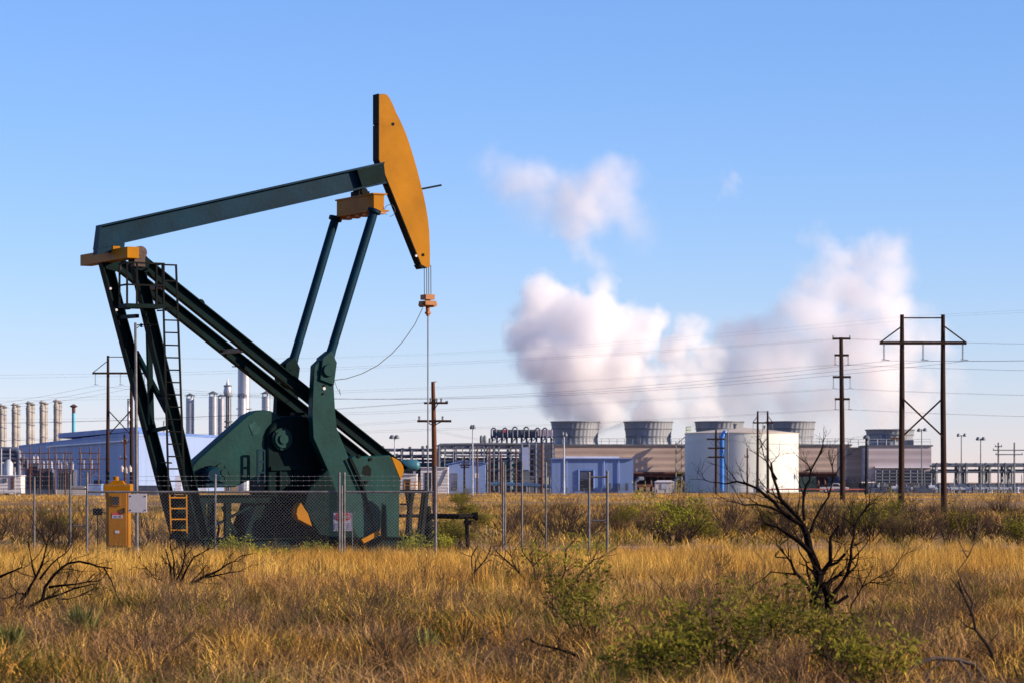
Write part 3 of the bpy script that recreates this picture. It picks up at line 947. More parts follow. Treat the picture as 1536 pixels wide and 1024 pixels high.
m = MB(); m.box(c + V((0, -.008, -sh * .27)), (sw * .9, .004, sh * .34)); m.build('blue_band', surf('sign lavender', (.25, .22, .36), .5, var=.05), sg)
m = MB()
for r_ in range(3):
    for k in range(4):
        m.box(c + V(((-.37 + k * .25) * sw, -.012, -sh * (.17 + r_ * .11))), (sw * (.12 + .05 * ((k + r_) % 3)), .003, sh * .05))
m.build('text_line', WHITEP, sg)

# yellow control cabinet
CYY = 80.0
c0 = W(155, 805, CYY); s1 = 1 / ppm(CYY)
cb = thing('control_cabinet', 'yellow electric control cabinet with a small dark window standing behind the fence', 'cabinet', V((W(175, 0, CYY).x, CYY, 0)))
xa_, xb_ = W(159, 0, CYY).x, W(193, 0, CYY).x; zb_, ztop = .28, W(0, 737, CYY).z
m = MB(); m.span((xa_, CYY, zb_), (xb_, CYY + .5, ztop)); m.build('body', YELLOW, cb, bevel=.012)
m = MB(); xs0, xs1 = W(156, 0, CYY).x, W(196, 0, CYY).x
m.span((xs0, CYY - .06, ztop + .003), (xs1, CYY + .56, W(0, 725, CYY).z)); m.build('hood', YELLOW, cb, bevel=.012)
m = MB(); zz = W(0, 725, CYY).z
m.prism([V((W(164, 0, CYY).x, CYY + .1, zz)), V((W(186, 0, CYY).x, CYY + .1, zz)), V((W(182, 0, CYY).x, CYY + .1, zz + .09)), V((W(167, 0, CYY).x, CYY + .1, zz + .09))], V((0, .3, 0)))
m.cyl(V((W(172, 0, CYY).x, CYY + .25, zz + .05)), V((W(172, 0, CYY).x, CYY + .25, W(0, 714, CYY).z)), .075, n=12)
m.build('vent_cap', YELLOW, cb)
m = MB(); dx0, dx1 = W(163, 0, CYY).x, W(190, 0, CYY).x
m.span((dx0, CYY - .035, zb_ + .06), (dx1, CYY - .003, ztop - .03)); dr = m.build('door', YELLOW, cb, bevel=.008)
m = MB(); a, b = W(170, 756, CYY), W(179, 744, CYY); m.span((a.x - .03, CYY - .06, a.z - .03), (b.x + .03, CYY - .038, b.z + .03)); m.build('window_frame', YELLOW, dr)
m = MB(); m.span((a.x, CYY - .068, a.z), (b.x, CYY - .062, b.z)); m.build('window', GLASSD, dr)
m = MB(); a, b = W(168.5, 776.5, CYY), W(184, 772, CYY); m.span((a.x, CYY - .044, a.z), (b.x, CYY - .038, b.z)); m.build('label_plate', WHITEP, dr)
m = MB(); a2, b2 = W(168.5, 771.8, CYY), W(184, 768.5, CYY); m.span((a2.x, CYY - .044, a2.z), (b2.x, CYY - .038, b2.z)); m.build('label_band', RED, dr)
m = MB()
for k in (.3, .72):
    m.box(V((a.x + (b.x - a.x) * k, CYY - .046, (a.z + b.z) / 2)), (.08, .003, .035))
m.build('label_text', PURPLE, dr)
m = MB(); m.box(V((W(186.5, 0, CYY).x, CYY - .055, W(0, 765, CYY).z)), (.03, .04, .14)); m.build('handle', BLACK, dr)
m = MB(); m.box(V((W(176, 0, CYY).x, CYY - .04, W(0, 797, CYY).z)), (.11, .01, .07)); m.build('badge', WHITEP, dr)
m = MB()
for px in (160, 191): m.box(V((W(px, 0, CYY).x, CYY + .1, .14)), (.06, .06, .30)); m.box(V((W(px, 0, CYY).x, CYY + .42, .14)), (.06, .06, .30))
build_each(m, 'foot', DARKM, cb)
c = W(146.5, 767, CYY + .3)
jb = thing('junction_box', 'small dark junction box on a thin stand beside the yellow cabinet', 'box', V((c.x, c.y, 0)))
m = MB(); m.box(c, (.24, .12, .18)); m.build('housing', DARKM, jb, bevel=.01)
m = MB(); m.box(c + V((.0, -.065, 0)), (.18, .015, .13)); m.build('lid', BLACK, jb)
m = MB(); m.cyl(V((c.x, c.y, 0)), c, .015, n=8); m.tube([c + V((.1, 0, 0)), c + V((.16, .02, -.02)), V((xa_, c.y, c.z - .05))], .015, n=6); m.build('conduit', DARKM, jb)

# slim pole with bracket, white panel on it
PYY = 79.4
pz = thing('slim_pole', 'slim grey steel pole with a small bracket top standing behind the white panel', 'pole', V((W(204.5, 0, PYY).x, PYY, 0)))
m = MB(); m.tube([V((W(205.5, 0, PYY).x, PYY, 0)), W(205, 740, PYY), W(203.2, 484, PYY)], [.045, .045, .035], n=10); m.build('shaft', GALV, pz)
m = MB(); m.cyl(W(203, 487.5, PYY), W(235, 487, PYY), .014, n=6)
for px in (212, 218, 224): m.lathe(W(px, 491, PYY), [(.015, 0), (.05, .02), (.02, .05), (.05, .08), (.015, .1)], n=8)
m.cyl(W(203.5, 494, PYY), W(210, 488, PYY), .01, n=5)
m.build('bracket', DARKM, pz)
c = W(206.5, 754, PYY - .12)
wp_ = thing('white_panel', 'blank white square panel fixed on the slim steel pole', 'panel', c)
m = MB(); m.box(c, (27.5 / ppm(PYY), .03, 28 / ppm(PYY))); m.build('board', WHITEP, wp_, bevel=.006)
m = MB()
for dx in (-.19, .2):
    for dz in (-.18, .18):
        m.cyl(c + V((dx, -.015, dz)), c + V((dx, -.025, dz)), .02, n=8)
build_each(m, 'bolt', DARKM, wp_)

# ================================================================== POWER POLES
def base_at(px, Y): 
    x = W(px, 0, Y).x
    return V((x, Y, G0(x, Y) - .05))


def arm_with_insulators(root, px0, px1, py, Y, size, offs, hang=0.0, mat=WOOD, braces=(), yoff=-.12, post_ins=False):
    m = MB(); a, b = W(px0, py, Y), W(px1, py, Y); a.y += yoff; b.y += yoff
    m.beam(a, b, size, size * 1.15)
    for p, q in braces:
        pp, qq = W(*p, Y), W(*q, Y); pp.y += yoff * 1.3; qq.y += yoff * 1.3
        m.beam(pp, qq, size * .35, size * .55, YH)
    arm = m.build('crossarm', mat, root)
    for ox in offs:
        c = W(ox, py, Y); c.y += yoff
        m = MB()
        if hang > 0:
            for k in range(7):
                z = c.z - size * .6 - hang * (k + .5) / 7
                m.lathe(V((c.x, c.y, z)), [(.02, -.03), (.09, -.02), (.05, .03), (.02, .05)], n=8)
            m.cyl(c - V((0, 0, size * .5)), c - V((0, 0, hang + size * .6)), .022, n=5)
            e = c - V((0, 0, hang + size * .6)); m.beam(e - V((.14, 0, 0)), e + V((.34, 0, -.03)), .05, .05)
        else:
            m.lathe(c + V((0, 0, size * .5)), [(.02, 0), (.05, .05), (.08, .1), (.05, .16), (.09, .2), (.03, .27)], n=8)
        m.build('insulator', INSUL, arm)
    return arm


def h_frame(pxa, pxb, ytop, Y, r, arm_y, ax0, ax1, ins, xy, tie_y, label, hang, strutdx, strut_y):
    root = thing('power_line_tower', label, 'power pole', base_at((pxa + pxb) / 2, Y), 'wooden twin pole power line towers')
    for px in (pxa, pxb):
        m = MB(); t = W(px, ytop, Y); m.tube([base_at(px + (px - (pxa + pxb) / 2) * .05, Y), W(px, (ytop + HY) / 2, Y), t], [r, r * .85, r * .62], n=12)
        m.build('pole', WOOD, root)
    br = [((pxa, strut_y), (pxa - strutdx, arm_y - 1)), ((pxb, strut_y), (pxb + strutdx, arm_y - 1))]
    arm_with_insulators(root, ax0, ax1, arm_y, Y, r * .85, ins, hang, WOOD, br, yoff=-r)
    m = MB(); m.beam(W(pxa, xy[0], Y) + V((0, -r, 0)), W(pxb, xy[1], Y) + V((0, -r, 0)), r * .5, r * .5); m.beam(W(pxb, xy[0], Y) + V((0, r, 0)), W(pxa, xy[1], Y) + V((0, r, 0)), r * .5, r * .5)
    build_each(m, 'cross_brace', WOOD, root)
    m = MB(); m.beam(W(pxa, tie_y, Y), W(pxb, tie_y, Y), r * .4, r * .4); m.build('top_tie', WOOD, root)
    return root


YT1, YT2, YT3 = 195.0, 330.0, 500.0
h_frame(1353, 1414.5, 472, YT1, .20, 514.5, 1319, 1449, (1325.5, 1384, 1443.5), (597, 655), 477, 'tall twin pole timber power tower standing in scrub beside the pale cooling tower', .95, 33, 489)
h_frame(162, 197, 533, YT2, .22, 559.5, 139, 221, (143.5, 181, 217), (614, 652), 535, 'twin pole timber power tower partly hidden by the pump jack legs', 1.1, 22, 541)
h_frame(1136.5, 1151.5, 616, YT3, .24, 633.5, 1129, 1160, (1129.5, 1144, 1158.5), (655, 676), 617, 'small distant twin pole timber tower in front of the white storage tank', .9, 7, 623)

# monopole with four crossarms
mp = thing('power_pole', 'tall dark single power pole with four short crossarms beside the storage tank', 'power pole', base_at(1263, 330))
m = MB(); m.tube([base_at(1264, 330), W(1263, 620, 330), W(1261.5, 506, 330)], [.30, .26, .20], n=12); m.build('pole', WOOD, mp)
for py, a, b, h in ((508, 1248.5, 1275.5, 0), (532.5, 1251.5, 1273, .9), (565, 1249, 1276, 1.1), (598, 1252, 1274.5, 1.0)):
    arm_with_insulators(mp, a, b, py, 330, .2, (a + 1, b - 1), h, WOOD)

# roadside pole right of the pump
p1 = thing('utility_pole', 'brown wooden utility pole with two crossarms rising behind the wellhead', 'utility pole', base_at(651.5, 200))
m = MB(); m.tube([base_at(653, 200), W(651, 650, 200), W(649.5, 572, 200)], [.19, .16, .12], n=12); m.build('pole', WOODR, p1)
arm_with_insulators(p1, 636, 672, 604, 200, .12, (646, 655, 662), 0, WOOD, (((650, 616), (657, 605)),))
arm_with_insulators(p1, 626, 677, 631, 200, .13, (629, 664), 0, WOOD, (((650, 638), (638, 631)), ((650, 638), (664, 631))))
m = MB(); m.cyl(W(668, 602, 200), W(672, 601.5, 200), .06, n=8); m.cyl(W(649, 572, 200), W(655, 572, 200), .03, n=6); m.build('cutout', INSUL, p1)
# reddish pole carrying transformers
p2 = thing('transformer_pole', 'reddish wooden pole with three small pale transformers in front of the blue hall', 'utility pole', base_at(188, 330))
m = MB(); m.tube([base_at(188.5, 330), W(187, 653, 330)], [.17, .12], n=10); m.cyl(W(186.3, 650, 330), W(186.3, 730, 330) + V((0, .2, 0)), .07, n=6); m.build('pole', WOODR, p2)
arm_with_insulators(p2, 181, 193, 663, 330, .13, (183, 190.5), 0, WOODR)
arm_with_insulators(p2, 179, 191, 687, 330, .12, (180, 189), 0, WOODR)
for px, py in ((183, 703), (189.5, 705), (195, 703)):
    m = MB(); c = W(px, py + 4, 329.4); m.lathe(c, [(.18, 0), (.2, .04), (.2, .5), (.13, .56), (.05, .58), (.05, .7)], n=12); m.build('transformer', CREAM, p2)


def simple_pole(px, ytop, Y, label, arms=(), r=.13, mat=WOODR, bent=0, name='utility_pole', group=None):
    root = thing(name, label, 'utility pole', base_at(px, Y), group)
    m = MB(); m.tube([base_at(px, Y), W(px + bent, ytop, Y)], [r, r * .7], n=8); m.build('pole', mat, root)
    for py, a, b in arms:
        arm_with_insulators(root, a, b, py, Y, r, (a + .6, b - .6), 0, mat)
    return root


simple_pole(1074, 644, 480, 'dark pole with three stacked crossarms in front of the tank blue pipe', ((658, 1060, 1087), (671.5, 1062, 1087), (685, 1062, 1086)), .22, WOOD)
simple_pole(1121, 671, 470, 'thin reddish pole in front of the middle of the storage tank', ((684.5, 1116.5, 1123),), .16, WOODR)
simple_pole(1351, 641, 420, 'reddish pole against the pale cooling tower beside the twin pole tower', ((657, 1336, 1357),), .2, WOODR)
dp = thing('double_pole', 'pair of grey poles joined by long crossarms at the pipe rack end', 'utility pole', base_at(1509, 520))
for px in (1497.5, 1521.5):
    m = MB(); m.tube([base_at(px, 520), W(px, 663, 520)], [.17, .13], n=8); m.build('pole', STEELG, dp)
for py, a, b in ((669, 1492, 1503), (674.5, 1489, 1540), (681, 1493, 1534)):
    arm_with_insulators(dp, a, b, py, 520, .15, (a + 1, b - 1), 0, STEELG)


def lamp_post(px, ytop, Y, label, heads, mat=STEELL, r=.10, hr=.42, name='light_pole', grp='floodlight poles round the power plant'):
    root = thing(name, label, 'light pole', base_at(px, Y), grp)
    m = MB(); t = W(px, ytop, Y); m.tube([base_at(px, Y), t], [r * 1.3, r * .8], n=8)
    if len(heads) > 1:
        xs = [h[0] for h in heads]; m.cyl(W(px + min(xs), ytop + .8, Y), W(px + max(xs), ytop + .8, Y), r * .6, n=6)
    m.build('mast', mat, root)
    for dx, dy in heads:
        m = MB(); c = W(px + dx, ytop + dy, Y)
        m.lathe(c, [(.06, .35), (hr * .6, .25), (hr, -.1), (hr * .95, -.25), (hr * .3, -.28)], n=12)
        m.cyl(c + V((0, 0, .2)), W(px + dx * .6, ytop + 1.0, Y), r * .5, n=6)
        m.build('lamp_head', STEELG, root)
    return root


lamp_post(1382.5, 643, 560, 'twin headed floodlight pole above the pale cooling tower', ((-4, 1.5), (5, 1)), STEELG)
lamp_post(1442, 652, 560, 'thin twin headed floodlight pole over the long pipe rack, nearer the cooling tower', ((-4.5, 0), (5, 0)), STEELG, hr=.32)
lamp_post(1471, 657, 540, 'twin headed floodlight pole over the long pipe rack, farther from the cooling tower', ((-4, .5), (4, .5)), STEELG)
lamp_post(1299.5, 655, 470, 'dark lamp post with a single flared head beside the tan cooling tower', ((0, 0),), DARKM, r=.2, hr=.55)
lamp_post(709, 640, 450, 'slim pale lamp post rising over the small blue building', ((-1.5, 0), (1.5, 0)), STEELL, hr=.3)
lamp_post(846, 650, 470, 'pale lamp post in front of the first cooling tower fan stack', ((-2, 0), (2.5, 1)), STEELL, r=.13, hr=.3)
lamp_post(592, 655, 480, 'short lamp post with one big round head above the pipe rack by the crank', ((-4, 0), (3, 0)), STEELL, hr=.45)

# ------------------------------------------------------------------ conductors
def wire(a, b, sag, r, label, group, n=14):
    m = MB(); pts = []
    for i in range(n + 1):
        t = i / n; p = a.lerp(b, t); p.z -= sag * 4 * t * (1 - t); pts.append(p)
    m.tube(pts, r * .5, n=4, cap=False)
    return tag(m.build('power_line', CABLE, recalc=False), label, 'cable', group)


g1 = 'conductors strung between the twin pole towers'
for k, (pa, pb) in enumerate((((143.5, 578), (1329, 541)), ((181, 578), (1388, 541.5)), ((217, 578), (1447, 541.5)))):
    A, B = W(*pa, YT2), W(*pb, YT1)
    wire(A, B, 1.9, .017, 'thin sagging power line crossing the steam between twin pole towers', g1)
    d = (B - A); d.z = 0; d.normalize()
    wire(B, B + d * 95 + V((0, 0, .2)), 1.0, .014, 'thin power line running past the tall twin pole tower out of view', 'conductors beyond the tall twin pole tower', 8)
    wire(A, A - d * 130 + V((0, 0, .1)), 1.5, .02, 'thin power line running past the hidden twin pole tower out of view', 'conductors beyond the hidden twin pole tower', 8)
for k, (pa, pb) in enumerate((((162, 535), (1353, 475)), ((197, 535), (1414.5, 475)))):
    A, B = W(*pa, YT2), W(*pb, YT1)
    wire(A, B, 1.1, .006, 'very thin shield wire between the tops of twin pole towers', 'shield wires between the tower tops')
    d = (B - A).normalized(); d.z = 0
    wire(B, B + d * 95, .5, .006, 'very thin shield wire leaving the tall tower top', 'shield wires beyond the tall tower', 8)
for k, (py, a, b, h) in enumerate(((508, 1249.5, 1274.5, 0), (532.5, 1252.5, 1272, 1.0), (565, 1250, 1275, 1.25), (598, 1253, 1273.5, 1.1))):
    for px in (a, b):
        A = W(px, py, 330) - V((0, .12, h))
        wire(A, V((-130 - k * 6, 395, A.z - 1.0 + .6 * (px == a))), 2.4, .014, 'thin power line running from the four armed pole across the steam', 'conductors west of the four armed pole')
        wire(A, V((120, 300 + 4 * k, A.z + .5)), 1.4, .014, 'thin power line running from the four armed pole past the twin tower', 'conductors east of the four armed pole', 10)
for k, px in enumerate((646, 655, 662, 629, 664)):
    A = W(px, 602 if k < 3 else 629, 200)
    wire(A, V((-75, 236 + k, A.z + .2)), 1.2, .008, 'fine distribution wire from the brown utility pole behind the pump jack', 'distribution wires from the brown pole', 10)
for k, px in enumerate((1062, 1074, 1086)):
    A = W(px, 657, 480); wire(A, W(1351, 640 + k, 420), 1.5, .016, 'fine wire from the three armed pole over the cooling tower', 'wires at the cooling towers', 10)
    wire(A, W(640, 640 + 2 * k, 470), 2.5, .014, 'fine wire from the three armed pole towards the pipe racks', 'wires over the pipe racks', 10)

# ================================================================== PLANT, WEST PART
def span_px(m, x0, x1, yt, yb, Y, depth):
    a, b = W(x0, yb, Y), W(x1, yt, Y)
    return m.span(a, V((b.x, Y + depth, b.z)))


def gspan(m, x0, x1, yt, Y, depth, zb=0.0):
    a, b = W(x0, 0, Y), W(x1, yt, Y)
    return m.span(V((a.x, Y, zb)), V((b.x, Y + depth, b.z)))


# blue turbine hall: near corner at px 208
hall = thing('metal_hall', 'long blue metal clad hall behind the pump jack legs with a raised blue roof edge', 'building', V((W(208, 0, 560).x, 560, 0)))
cA = W(208, 650, 560); cB = W(335, 656.5, 585); cD = W(28, 671, 640)
fl = lambda p: V((p.x, p.y, 0))
m = MB()
back = [V((cA.x + (cB.x - cA.x) + (cD.x - cA.x), cB.y + (cD.y - cA.y), 0))]
P = [fl(cA), fl(cB), back[0], fl(cD)]
T = [cA, cB, V((back[0].x, back[0].y, cD.z)), cD]
m.add(P + T, [(0, 1, 5, 4), (1, 2, 6, 5), (2, 3, 7, 6), (3, 0, 4, 7)])
m.build('wall', BLUEWALL, hall)
m = MB(); up = V((0, 0, .5))
m.add([t + V((0, 0, .02)) for t in T] + [t + up for t in T], [(0, 1, 2, 3), (4, 5, 6, 7), (0, 1, 5, 4), (1, 2, 6, 5), (2, 3, 7, 6), (3, 0, 4, 7)])
m.build('roof', BLUEROOF, hall)
m = MB(); d = (cD - cA); d.z = 0
a, b = cA + d * .02, cA + d * .64
m.prism([a + V((0, 0, .5)), b + V((0, 0, -.1)), b + V((0, 0, .9)), a + V((0, 0, 1.3))], V((3, 10, 0)))
m.build('ridge_monitor', BLUEROOF, hall)
m = MB()
off = V((-.35, -.6, 0))
m.beam(cA + d * .08 + off - V((0, 0, 1.2)), cA + d * .72 + off - V((0, 0, 1.7)), .3, .25)
m.build('eave_gutter', PALEROOF, hall)
m = MB()
for t in (.12, .3, .5, .7):
    c = fl(cA) + d * t + off; m.span(c + V((-.6, -.1, .0)), c + V((.6, .1, 2.4)))
m.build('door', NAVY, hall)
m = MB()
for px in (262, 300):
    c = fl(cA).lerp(fl(cB), (px - 208) / 127.) ; m.span(c + V((-1.1, -.25, 0)), c + V((1.1, .1, 3.2)))
m.build('door', PALEROOF, hall)

# fluted flue stacks behind the hall
for k, (px, yt, wd) in enumerate(((4, 612, 10.5), (24, 610.5, 11.5), (45.5, 608, 11.5), (65.5, 607, 11), (86.5, 605, 11))):
    Yk = 700 + k * 2; s = 1 / ppm(Yk); c = V((W(px, 0, Yk).x, Yk, 0)); zt = W(0, yt, Yk).z
    root = thing('flue_stack', ['weathered flue stack cut by the edge of the view beside the blue hall', 'weathered flue stack second from the view edge in the row', 'weathered flue stack in the middle of the row of five', 'weathered flue stack fourth from the view edge in the row', 'weathered flue stack next to the thin turquoise flue'][k], 'chimney', c, 'weathered flue stacks behind the blue hall')
    rr = wd * s / 2
    m = MB()
    for dx in (-.34, .34):
        prof = [(rr * .74 * (1 + .05 * math.sin(i * 2.2 + dx)), zt * i / 26) for i in range(26)] + [(rr * .72, zt)]
        m.lathe(c + V((dx * rr, dx * .8, 0)), prof, n=14)
    m.build('flue', STACKB, root)
    m = MB()
    for dx in (-.42, .42):
        m.lathe(c + V((dx * rr, dx * .8, zt + .05 - (.3 if dx > 0 else 0))), [(rr * .50, 0), (rr * .52, .3), (rr * .98, .5), (rr * .5, .75), (rr * .2, 1.0)], n=14)
        m.lathe(c + V((dx * rr, dx * .8, zt - .8)), [(rr * .64, 0), (rr * .8, .1), (rr * .8, .2), (rr * .64, .3)], n=14)
    m.build('cap', STACKB, root)
    m = MB()
    for i in range(3):
        z = zt - 1.5 - 3 * i; m.tube([c + V((rr * 1.18 * math.cos(t), rr * 1.18 * math.sin(t), z + .5 * math.sin(t * .5))) for t in np.linspace(0, math.tau, 17)], .06, n=4, cap=False)
    m.build('guy_ring', STEELL, root)
Yk = 690; c = V((W(110.5, 0, Yk).x, Yk, 0)); zt = W(0, 607, Yk).z
root = thing('flue_stack', 'thin turquoise flue with a rusty flared cap beside the row of weathered stacks', 'chimney', c)
m = MB(); m.lathe(c, [(.42, 0), (.42, zt - 1.8)], n=14); m.build('flue', TURQ, root)
m = MB(); m.lathe(c + V((0, 0, zt - 1.8)), [(.40, 0), (.40, 1.2), (.5, 1.25), (.95, 1.5), (.5, 1.8), (.2, 2.0)], n=14); m.build('cap', STEELR, root)

# steel exhaust stacks with rain hats behind the hall
for px, yt, yb, wd, label in ((193, 600, 662, 4.5, 'slim steel exhaust stack showing between the pump jack legs'), (246, 632, 662, 2.5, 'very thin steel vent stack behind the ladder'), (285, 597, 665, 12.5, 'steel exhaust stack with conical rain hat nearest the ladder'),
                              (319.5, 594, 668, 13, 'darker steel exhaust stack with conical rain hat, second from the ladder'), (331.5, 597, 668, 10, 'steel exhaust stack half hidden by the darker one'), (363.5, 597, 665, 13, 'steel exhaust stack in front of the tall tan chimney'), (399, 594, 640, 13, 'short steel exhaust stack with rain hat above the belt guard')):
    Yk = 680 + (px % 7) * 2; c = V((W(px, 0, Yk).x, Yk, 0)); zt = W(0, yt, Yk).z; rr = wd / ppm(Yk) / 2
    root = thing('exhaust_stack', label, 'chimney', c, 'exhaust stacks with rain hats')
    m = MB(); prof = []
    for i in range(9): prof += [(rr, zt * i / 9 + .02), (rr, zt * (i + 1) / 9 - .12), (rr * 1.03, zt * (i + 1) / 9 - .1), (rr * 1.03, zt * (i + 1) / 9)]
    m.lathe(c, prof, n=24); m.build('flue', STACKM, root)
    m = MB(); m.lathe(c + V((0, 0, zt + rr * .55)), [(rr * 1.3, 0), (rr * 1.3, .05), (.03, rr * .75)], n=24)
    for k in range(5): q = c + V((rr * .9 * math.cos(k * 1.2566), rr * .9 * math.sin(k * 1.2566), zt - .1)); m.cyl(q, q + V((0, 0, rr * .66)), .07, n=5)
    m.build('rain_hat', STEELG, root)
# tall tan chimney and vent tower
Yk = 720; c = V((W(366, 0, Yk).x, Yk, 0)); zt = W(0, 545, Yk).z; rr = 9.5 / ppm(Yk)
root = thing('tall_chimney', 'tallest tan steel chimney rising behind the front leg of the pump jack', 'chimney', c)
m = MB(); m.lathe(c, [(rr, 0), (rr, zt * .55), (rr * .97, zt)], n=28); m.build('flue', STACKM, root)
m = MB()
for z in (zt * .64, zt - .8): m.lathe(c + V((0, 0, z)), [(rr, 0), (rr * 1.25, .02), (rr * 1.25, .2), (rr, .22)], n=28)
m.box(c + V((-rr * 1.4, -rr * .3, zt - .7)), (rr * .9, .8, .25)); m.build('ring_platform', STEELG, root)
Yk = 700; c = V((W(341.5, 0, Yk).x, Yk, 0)); k_ = 1 / ppm(Yk); Z = lambda y: W(0, y, Yk).z
root = thing('vent_tower', 'thin vent tower with a bulging pointed top between the steel stacks', 'chimney', c)
m = MB(); m.lathe(c, [(3.2 * k_, 0), (3.2 * k_, Z(594))], n=16); m.build('shaft', STACKB, root)
m = MB(); m.lathe(c, [(4.5 * k_, Z(594)), (6.6 * k_, Z(588)), (5.2 * k_, Z(580)), (6.8 * k_, Z(578)), (2.5 * k_, Z(576)), (1.2 * k_, Z(570)), (.2 * k_, Z(567))], n=16); m.build('head', STACKM, root)
m = MB()
for y in (594, 633, 641): m.lathe(c + V((0, 0, Z(y))), [(3.2 * k_, 0), (7.5 * k_, .05), (7.5 * k_, .35), (3.2 * k_, .4)], n=16)
m.cyl(c + V((5 * k_, -.5, 0)), c + V((5 * k_, -.5, Z(594))), .12, n=6); m.build('gallery', STEELG, root)

# substation gantries (brown lattice of posts and bus bars)
sub = []
for k, (Yk, posts, label) in enumerate(((470, (33, 45, 60, 73), 'rusty substation gantry farthest from the blue hall corner, beside the cream trailer'), (460, (83, 98, 106), 'rusty middle substation gantry hung with pale insulators'), (450, (120, 135, 148), 'rusty substation gantry nearest the yellow cabinet'))):
    root = thing('substation_gantry', label, 'substation', base_at(posts[0], Yk), 'substation gantries')
    for i, px in enumerate(posts):
        yt = (670, 666, 667, 668, 672, 676, 669, 667, 668, 666)[(i + 3 * k) % 10]
        m = MB(); m.tube([base_at(px, Yk), W(px + .3, yt + 5, Yk), W(px + .3, yt, Yk)], [.14, .10, .03], n=6); m.build('post', STEELR, root)
    m = MB()
    for y, e in ((679, 3), (688, 5), (695, 4), (703, 2)):
        m.beam(W(posts[0] - e, y, Yk), W(posts[-1] + e + (12 if k == 2 and y == 688 else 0), y, Yk), .14, .16)
    m.beam(W(posts[0], 716, Yk), W(posts[-1], 705, Yk), .08, .08); m.beam(W(posts[0], 705, Yk), W(posts[-1], 716, Yk), .08, .08)
    m.build('bus_bar', STEELR, root)
    for i in range(7):
        px = posts[0] + (posts[-1] - posts[0]) * (i + .5) / 7; y = (681, 690, 697)[i % 3]
        m = MB(); c = W(px, y, Yk); L_ = 1.3
        for q in range(6): m.lathe(c - V((0, 0, L_ * q / 6)), [(.03, -.1), (.15, -.06), (.07, .03), (.03, .08)], n=8)
        m.build('insulator', (INSUL, CREAM, STEELR)[i % 3], root)
for k, (x0, x1, yt, Yk, label) in enumerate(((40, 58, 694, 480, 'large dark transformer behind the rusty gantry by the cream trailer'), (61, 79, 702, 478, 'low dark transformer between the rusty gantries'), (86, 112, 704, 476, 'dark transformer with two pale round bushings'))):
    c = base_at((x0 + x1) / 2, Yk); root = thing('transformer', label, 'transformer', c)
    m = MB(); gspan(m, x0, x1, yt, Yk, 3, .3); m.build('tank', NAVY, root, bevel=.06)
    m = MB(); n_ = 7
    for i in range(n_):
        px = x0 + (x1 - x0) * (i + .5) / n_; p = W(px, 0, Yk).x; m.span((p - .05, Yk - .4, .6), (p + .05, Yk - .01, W(0, yt, Yk).z - .4))
    m.build('radiator', STEELG, root)
    m = MB(); zt = W(0, yt, Yk).z
    for i in range(3):
        p = W(x0 + (x1 - x0) * (i + .5) / 3, 0, Yk).x; m.lathe(V((p, Yk + 1, zt)), [(.1, 0), (.2, .1), (.1, .3), (.2, .4), (.1, .6), (.2, .7), (.05, 1.2)], n=8)
    m.build('bushing', CREAM, root)
    m = MB(); gspan(m, x0 - 1, x1 + 1, 733.5, Yk - .6, 4.2, -.1); m.build('plinth', CONC, root)
tr = thing('site_trailer', 'cream site trailer with horizontal siding at the edge of the view', 'trailer', base_at(12, 440))
m = MB(); gspan(m, -14, 31, 713, 440, 4, .35); m.build('body', TRAILER, tr)
m = MB(); gspan(m, -15, 32, 712, 439.8, 4.4, W(0, 713, 440).z + .01); m.build('roof', PALEROOF, tr)
m = MB(); m.span(W(16, 715, 439.9), W(21, 733, 439.97)); m.build('door', STEELR, tr)
m = MB(); m.span(W(4, 717, 439.9), W(10, 723, 439.97)); m.build('window', NAVY, tr)
m = MB(); m.cyl(base_at(23, 439), W(23, 707, 439), .07, n=6); m.build('mast', STEELL, tr)
m = MB()
for px in (-8, 6, 24): gspan(m, px, px + 3, 735, 440.3, 3, -.1)
m.build('skid', CONC, tr)
# ducts and conduits at the view edge
dt = thing('duct_run', 'pale blue ducts and pipes crossing behind the cream trailer', 'pipes', base_at(12, 520))
m = MB()
for y, r_, x1 in ((674, .55, 28), (681, .4, 30), (688, .5, 42), (697, .35, 42)): m.tube([W(-20, y, 520), W(x1 - 4, y, 520), W(x1, y + 4, 520), W(x1, 735, 520)], r_, n=10)
m.build('duct', NAVY, dt)
m = MB()
for px in (2, 15): m.cyl(base_at(px, 519), W(px, 672, 519), .12, n=6)
m.build('support', STEELL, dt)
m = MB(); c = base_at(12.5, 516); m.lathe(c, [(.8, 0), (.8, W(0, 690, 516).z - .4), (.3, W(0, 688, 516).z)], n=14); m.build('vent', STEELL, dt)
for k, (x0, x1, yt, Yk, mt_, label) in enumerate(((104, 128, 729, 430, CREAM, 'low cream equipment box under the substation gantry by the cabinet'), (132, 152, 726, 432, BLUESHED, 'small pale blue equipment box against the blue hall'), (206, 236, 728, 440, NAVY, 'long low dark equipment skid in front of the blue hall'))):
    root = thing('equipment_box', label, 'equipment', base_at((x0 + x1) / 2, Yk))
    m = MB(); gspan(m, x0, x1, yt, Yk, 2, .1); m.build('housing', mt_, root, bevel=.03)
    m = MB(); gspan(m, x0 - .5, x1 + .5, yt - .8, Yk - .1, 2.2, W(0, yt, Yk).z + .01); m.build('lid', STEELL, root)

